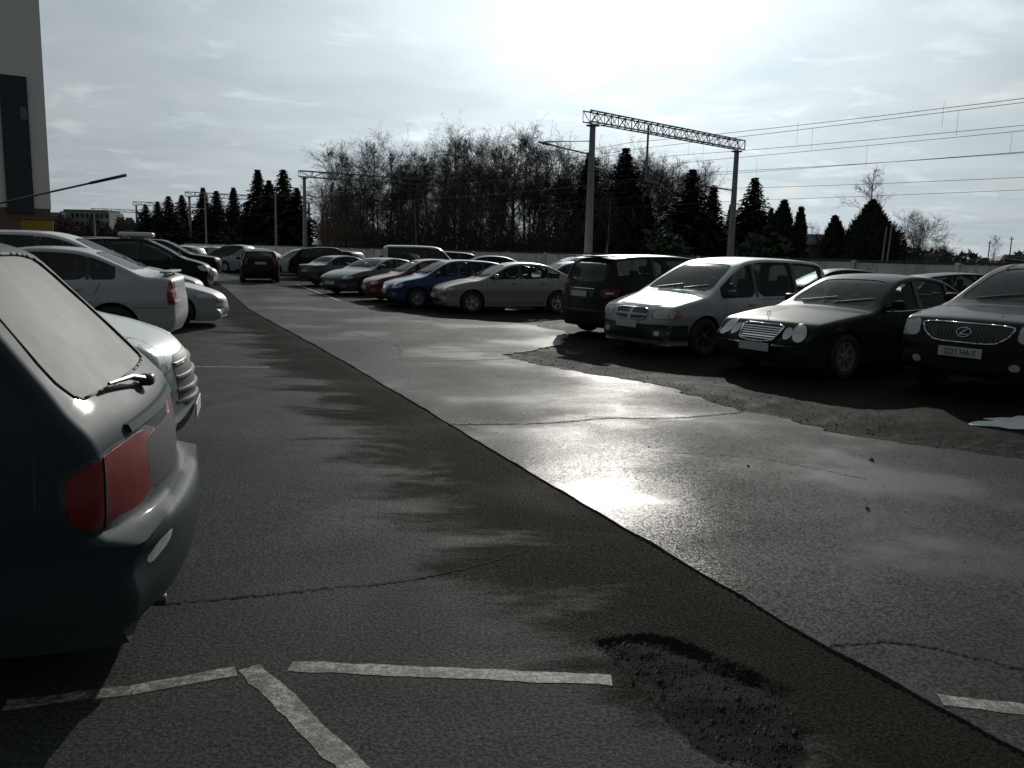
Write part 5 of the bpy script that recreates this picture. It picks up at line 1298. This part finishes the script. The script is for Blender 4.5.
# undergrowth seen as one dark mass
r = random.Random(5); m = MB()
for _ in range(42000):
    Y = r.uniform(84, 108); px = r.uniform(320, 790); X = (px - 512) / 850 * Y; h = r.uniform(.2, 1) ** .8 * (6.4 + 2.0 * math.sin(px * .045) + 1.0 * math.sin(px * .13)) * (1 if px < 660 else .75)
    a = Vector((X, Y, h * r.random())); d = Vector((r.gauss(0, .5), r.gauss(0, .5), 1)).normalized(); m.tube(a, a + d * r.uniform(.5, 1.8), r.uniform(.012, .045), .01, n=3, cap=False)
tag(m.build('thicket', TWIG), 'dark tangled undergrowth filling the foot of the grove', 'thicket', kind='stuff')
m = MB()
for _ in range(9000):
    px = r.uniform(140, 300) if r.random() < .4 else r.uniform(640, 965); far_ = px < 310; Y = r.uniform(122, 134) if far_ else r.uniform(66, 84); X = (px - 512) / 850 * Y
    h = (2.5 + 1.5 * math.sin(px * .06)) if not far_ else 4.5 + 1.5 * math.sin(px * .1)
    if px > 800: h = 1.9 + .5 * math.sin(px * .1)
    a = Vector((X, Y, max(h, .5) * r.random())); e = Vector((r.gauss(0, 1), r.gauss(0, 1), r.gauss(.4, 1))).normalized(); s = e.orthogonal().normalized() * r.uniform(.1, .22); le = r.uniform(.3, .7)
    m.add([a - s, a + s, a + e * le + s * .4, a + e * le - s * .4], [(0, 1, 2, 3)])
tag(m.build('hedge', THUJA), 'low dark evergreen scrub along the foot of the spruces and thujas', 'scrub', kind='stuff')
m = MB()
for _ in range(9000):
    px = r.uniform(48, 145); Y = r.uniform(230, 260); X = (px - 512) / 850 * Y; h = 6.2 + 1.8 * math.sin(px * .21) + 1.0 * math.sin(px * .53)
    a = Vector((X, Y, h * r.random())); e = Vector((r.gauss(0, 1), r.gauss(0, 1), r.gauss(.4, 1))).normalized(); s = e.orthogonal().normalized() * r.uniform(.2, .5); le = r.uniform(.5, 1.3)
    m.add([a - s, a + s, a + e * le + s * .4, a + e * le - s * .4], [(0, 1, 2, 3)])
tag(m.build('far_wood', TWIG), 'distant brown wood below the flats on the left skyline', 'wood', kind='stuff')
m = MB()
for _ in range(9000):
    px = r.uniform(780, 1100); Y = r.uniform(200, 260); X = (px - 512) / 850 * Y; h = 3.2 + 1.5 * math.sin(px * .05) + .8 * math.sin(px * .17)
    a = Vector((X, Y, h * r.random())); e = Vector((r.gauss(0, 1), r.gauss(0, 1), r.gauss(.4, 1))).normalized(); s = e.orthogonal().normalized() * r.uniform(.2, .5); le = r.uniform(.5, 1.3)
    m.add([a - s, a + s, a + e * le + s * .4, a + e * le - s * .4], [(0, 1, 2, 3)])
tag(m.build('far_wood', TWIG), 'distant low wood on the skyline at the right edge', 'wood', kind='stuff')
for px, Y, h, lb in ((979, 90, 3.9, 'short dark pole on the skyline, left of two near the right edge'), (1000, 88, 4.3, 'short dark pole on the skyline, right of two near the right edge'), (810, 70, 3.2, 'short pole on the skyline right of the slim thuja')):
    m = MB(); m.tube((0, 0, -.1), (0, 0, h), .07, .05, n=6); m.box((0, 0, h - .25), (.5, .06, .06)); o = m.build('utility_pole', WIREM); o.location = ((px - 512) / 850 * Y, Y, 0); tag(o, lb, 'pole')
for px, Y, h, lb in ((873, 40, 3.2, 'thin leaning pale pole before the rounded evergreen, left of the pair'), (878, 40, 3.3, 'thin upright pale pole before the rounded evergreen, right of the pair')):
    m = MB(); m.tube((0, 0, -.1), (.15, 0, h), .045, .03, n=6); o = m.build('thin_pole', CONC); o.location = ((px - 512) / 850 * Y, Y, 0); tag(o, lb, 'pole')

# ------------------------------------------------------------------ world, sun, camera
SUN_AZ, SUN_EL = R(6.8), R(21.0)        # azimuth to the right of +Y
w = bpy.data.worlds.new('World'); sc.world = w; w.use_nodes = True; nt = w.node_tree
bg = nt.nodes['Background']; sky = nt.nodes.new('ShaderNodeTexSky'); sky.sky_type = 'NISHITA'; sky.sun_disc = False
sky.sun_elevation = SUN_EL; sky.sun_rotation = SUN_AZ; sky.air_density = 1.0; sky.dust_density = 2.5
tc = nt.nodes.new('ShaderNodeTexCoord'); gen = tc.outputs['Generated']
sx = nt.nodes.new('ShaderNodeSeparateXYZ'); nt.links.new(gen, sx.inputs[0])
zz_ = math_(nt, 'MAXIMUM', math_(nt, 'ADD', sx.outputs[2], .10), .06)
cm = nt.nodes.new('ShaderNodeCombineXYZ'); nt.links.new(math_(nt, 'DIVIDE', sx.outputs[0], zz_), cm.inputs[0]); nt.links.new(math_(nt, 'DIVIDE', sx.outputs[1], zz_), cm.inputs[1])
def wn(scale, det, dist=0, off=(0, 0, 0), sc_=(1, 1, 1)):
    mp = nt.nodes.new('ShaderNodeMapping'); mp.inputs['Location'].default_value = off; mp.inputs['Scale'].default_value = sc_; nt.links.new(cm.outputs[0], mp.inputs[0])
    n = nt.nodes.new('ShaderNodeTexNoise'); n.inputs['Scale'].default_value = scale; n.inputs['Detail'].default_value = det; n.inputs['Roughness'].default_value = .55; n.inputs['Distortion'].default_value = dist
    nt.links.new(mp.outputs[0], n.inputs['Vector']); return n.outputs['Fac']
sd = Vector((math.sin(SUN_AZ) * math.cos(SUN_EL), math.cos(SUN_AZ) * math.cos(SUN_EL), math.sin(SUN_EL)))
dp = nt.nodes.new('ShaderNodeVectorMath'); dp.operation = 'DOT_PRODUCT'; nt.links.new(gen, dp.inputs[0]); dp.inputs[1].default_value = sd
ang = math_(nt, 'ARCCOSINE', math_(nt, 'MINIMUM', dp.outputs['Value'], .99999))
def gauss(sig): return math_(nt, 'EXPONENT', math_(nt, 'MULTIPLY', math_(nt, 'POWER', math_(nt, 'DIVIDE', ang, sig), 1.6), -1))
glow = math_(nt, 'ADD', math_(nt, 'MULTIPLY', gauss(R(15)), 6.5), math_(nt, 'MULTIPLY', gauss(R(24)), 3.2))
lum = math_(nt, 'ADD', math_(nt, 'ADD', glow, 1.25), math_(nt, 'MULTIPLY', gauss(R(62)), 4.7))
cover = ramp(nt, wn(1.1, 6, .6), .30, .46)
thick = ramp(nt, wn(1.4, 7, .25, (3.1, 1.7, 0)), .38, .76, (1.0, 1.0, 1.0), (.80, .825, .85))
puffs = ramp(nt, wn(2.6, 6, .4, (7.7, 2.3, 0)), .56, .74, (1, 1, 1), (1.28, 1.27, 1.24))
cc = nt.nodes.new('ShaderNodeVectorMath'); cc.operation = 'SCALE'; cc.inputs[0].default_value = (.85, .955, 1.0); nt.links.new(lum, cc.inputs['Scale'])
cl = mixc(nt, 1.0, mixc(nt, 1.0, cc.outputs[0], thick, 'MULTIPLY'), puffs, 'MULTIPLY')
fin = mixc(nt, math_(nt, 'MULTIPLY_ADD', cover, .04, .96), sky.outputs[0], cl)
nt.links.new(fin, bg.inputs[0]); bg.inputs[1].default_value = .10
sl = bpy.data.lights.new('sun', 'SUN'); sl.energy = 3.4; sl.angle = R(.8); sl.color = (1, .96, .88)
so = bpy.data.objects.new('sun', sl); col.objects.link(so); so.rotation_euler = (-sd).to_track_quat('-Z', 'Y').to_euler()
cam = bpy.data.cameras.new('camera'); co = bpy.data.objects.new('camera', cam); col.objects.link(co); sc.camera = co
cam.sensor_width = 36; cam.lens = 36 * 850 / 1024; cam.clip_start = .05; cam.clip_end = 6000
pt = math.atan(133 / 850); rl = R(1.37)
fw = Vector((0, math.cos(pt), -math.sin(pt))); rt0 = Vector((1, 0, 0)); up0 = Vector((0, math.sin(pt), math.cos(pt)))
rt = math.cos(rl) * rt0 + math.sin(rl) * up0; up = -math.sin(rl) * rt0 + math.cos(rl) * up0
co.matrix_world = Matrix(((rt.x, up.x, -fw.x, 0), (rt.y, up.y, -fw.y, 0), (rt.z, up.z, -fw.z, 1.66), (0, 0, 0, 1)))
vs = sc.view_settings; vs.view_transform = 'Standard'; vs.look = 'None'; vs.exposure = 0; vs.gamma = 1
sc.cycles.max_bounces = 5; sc.cycles.transparent_max_bounces = 12; sc.cycles.use_denoising = True
sc.cycles.sample_clamp_indirect = 4
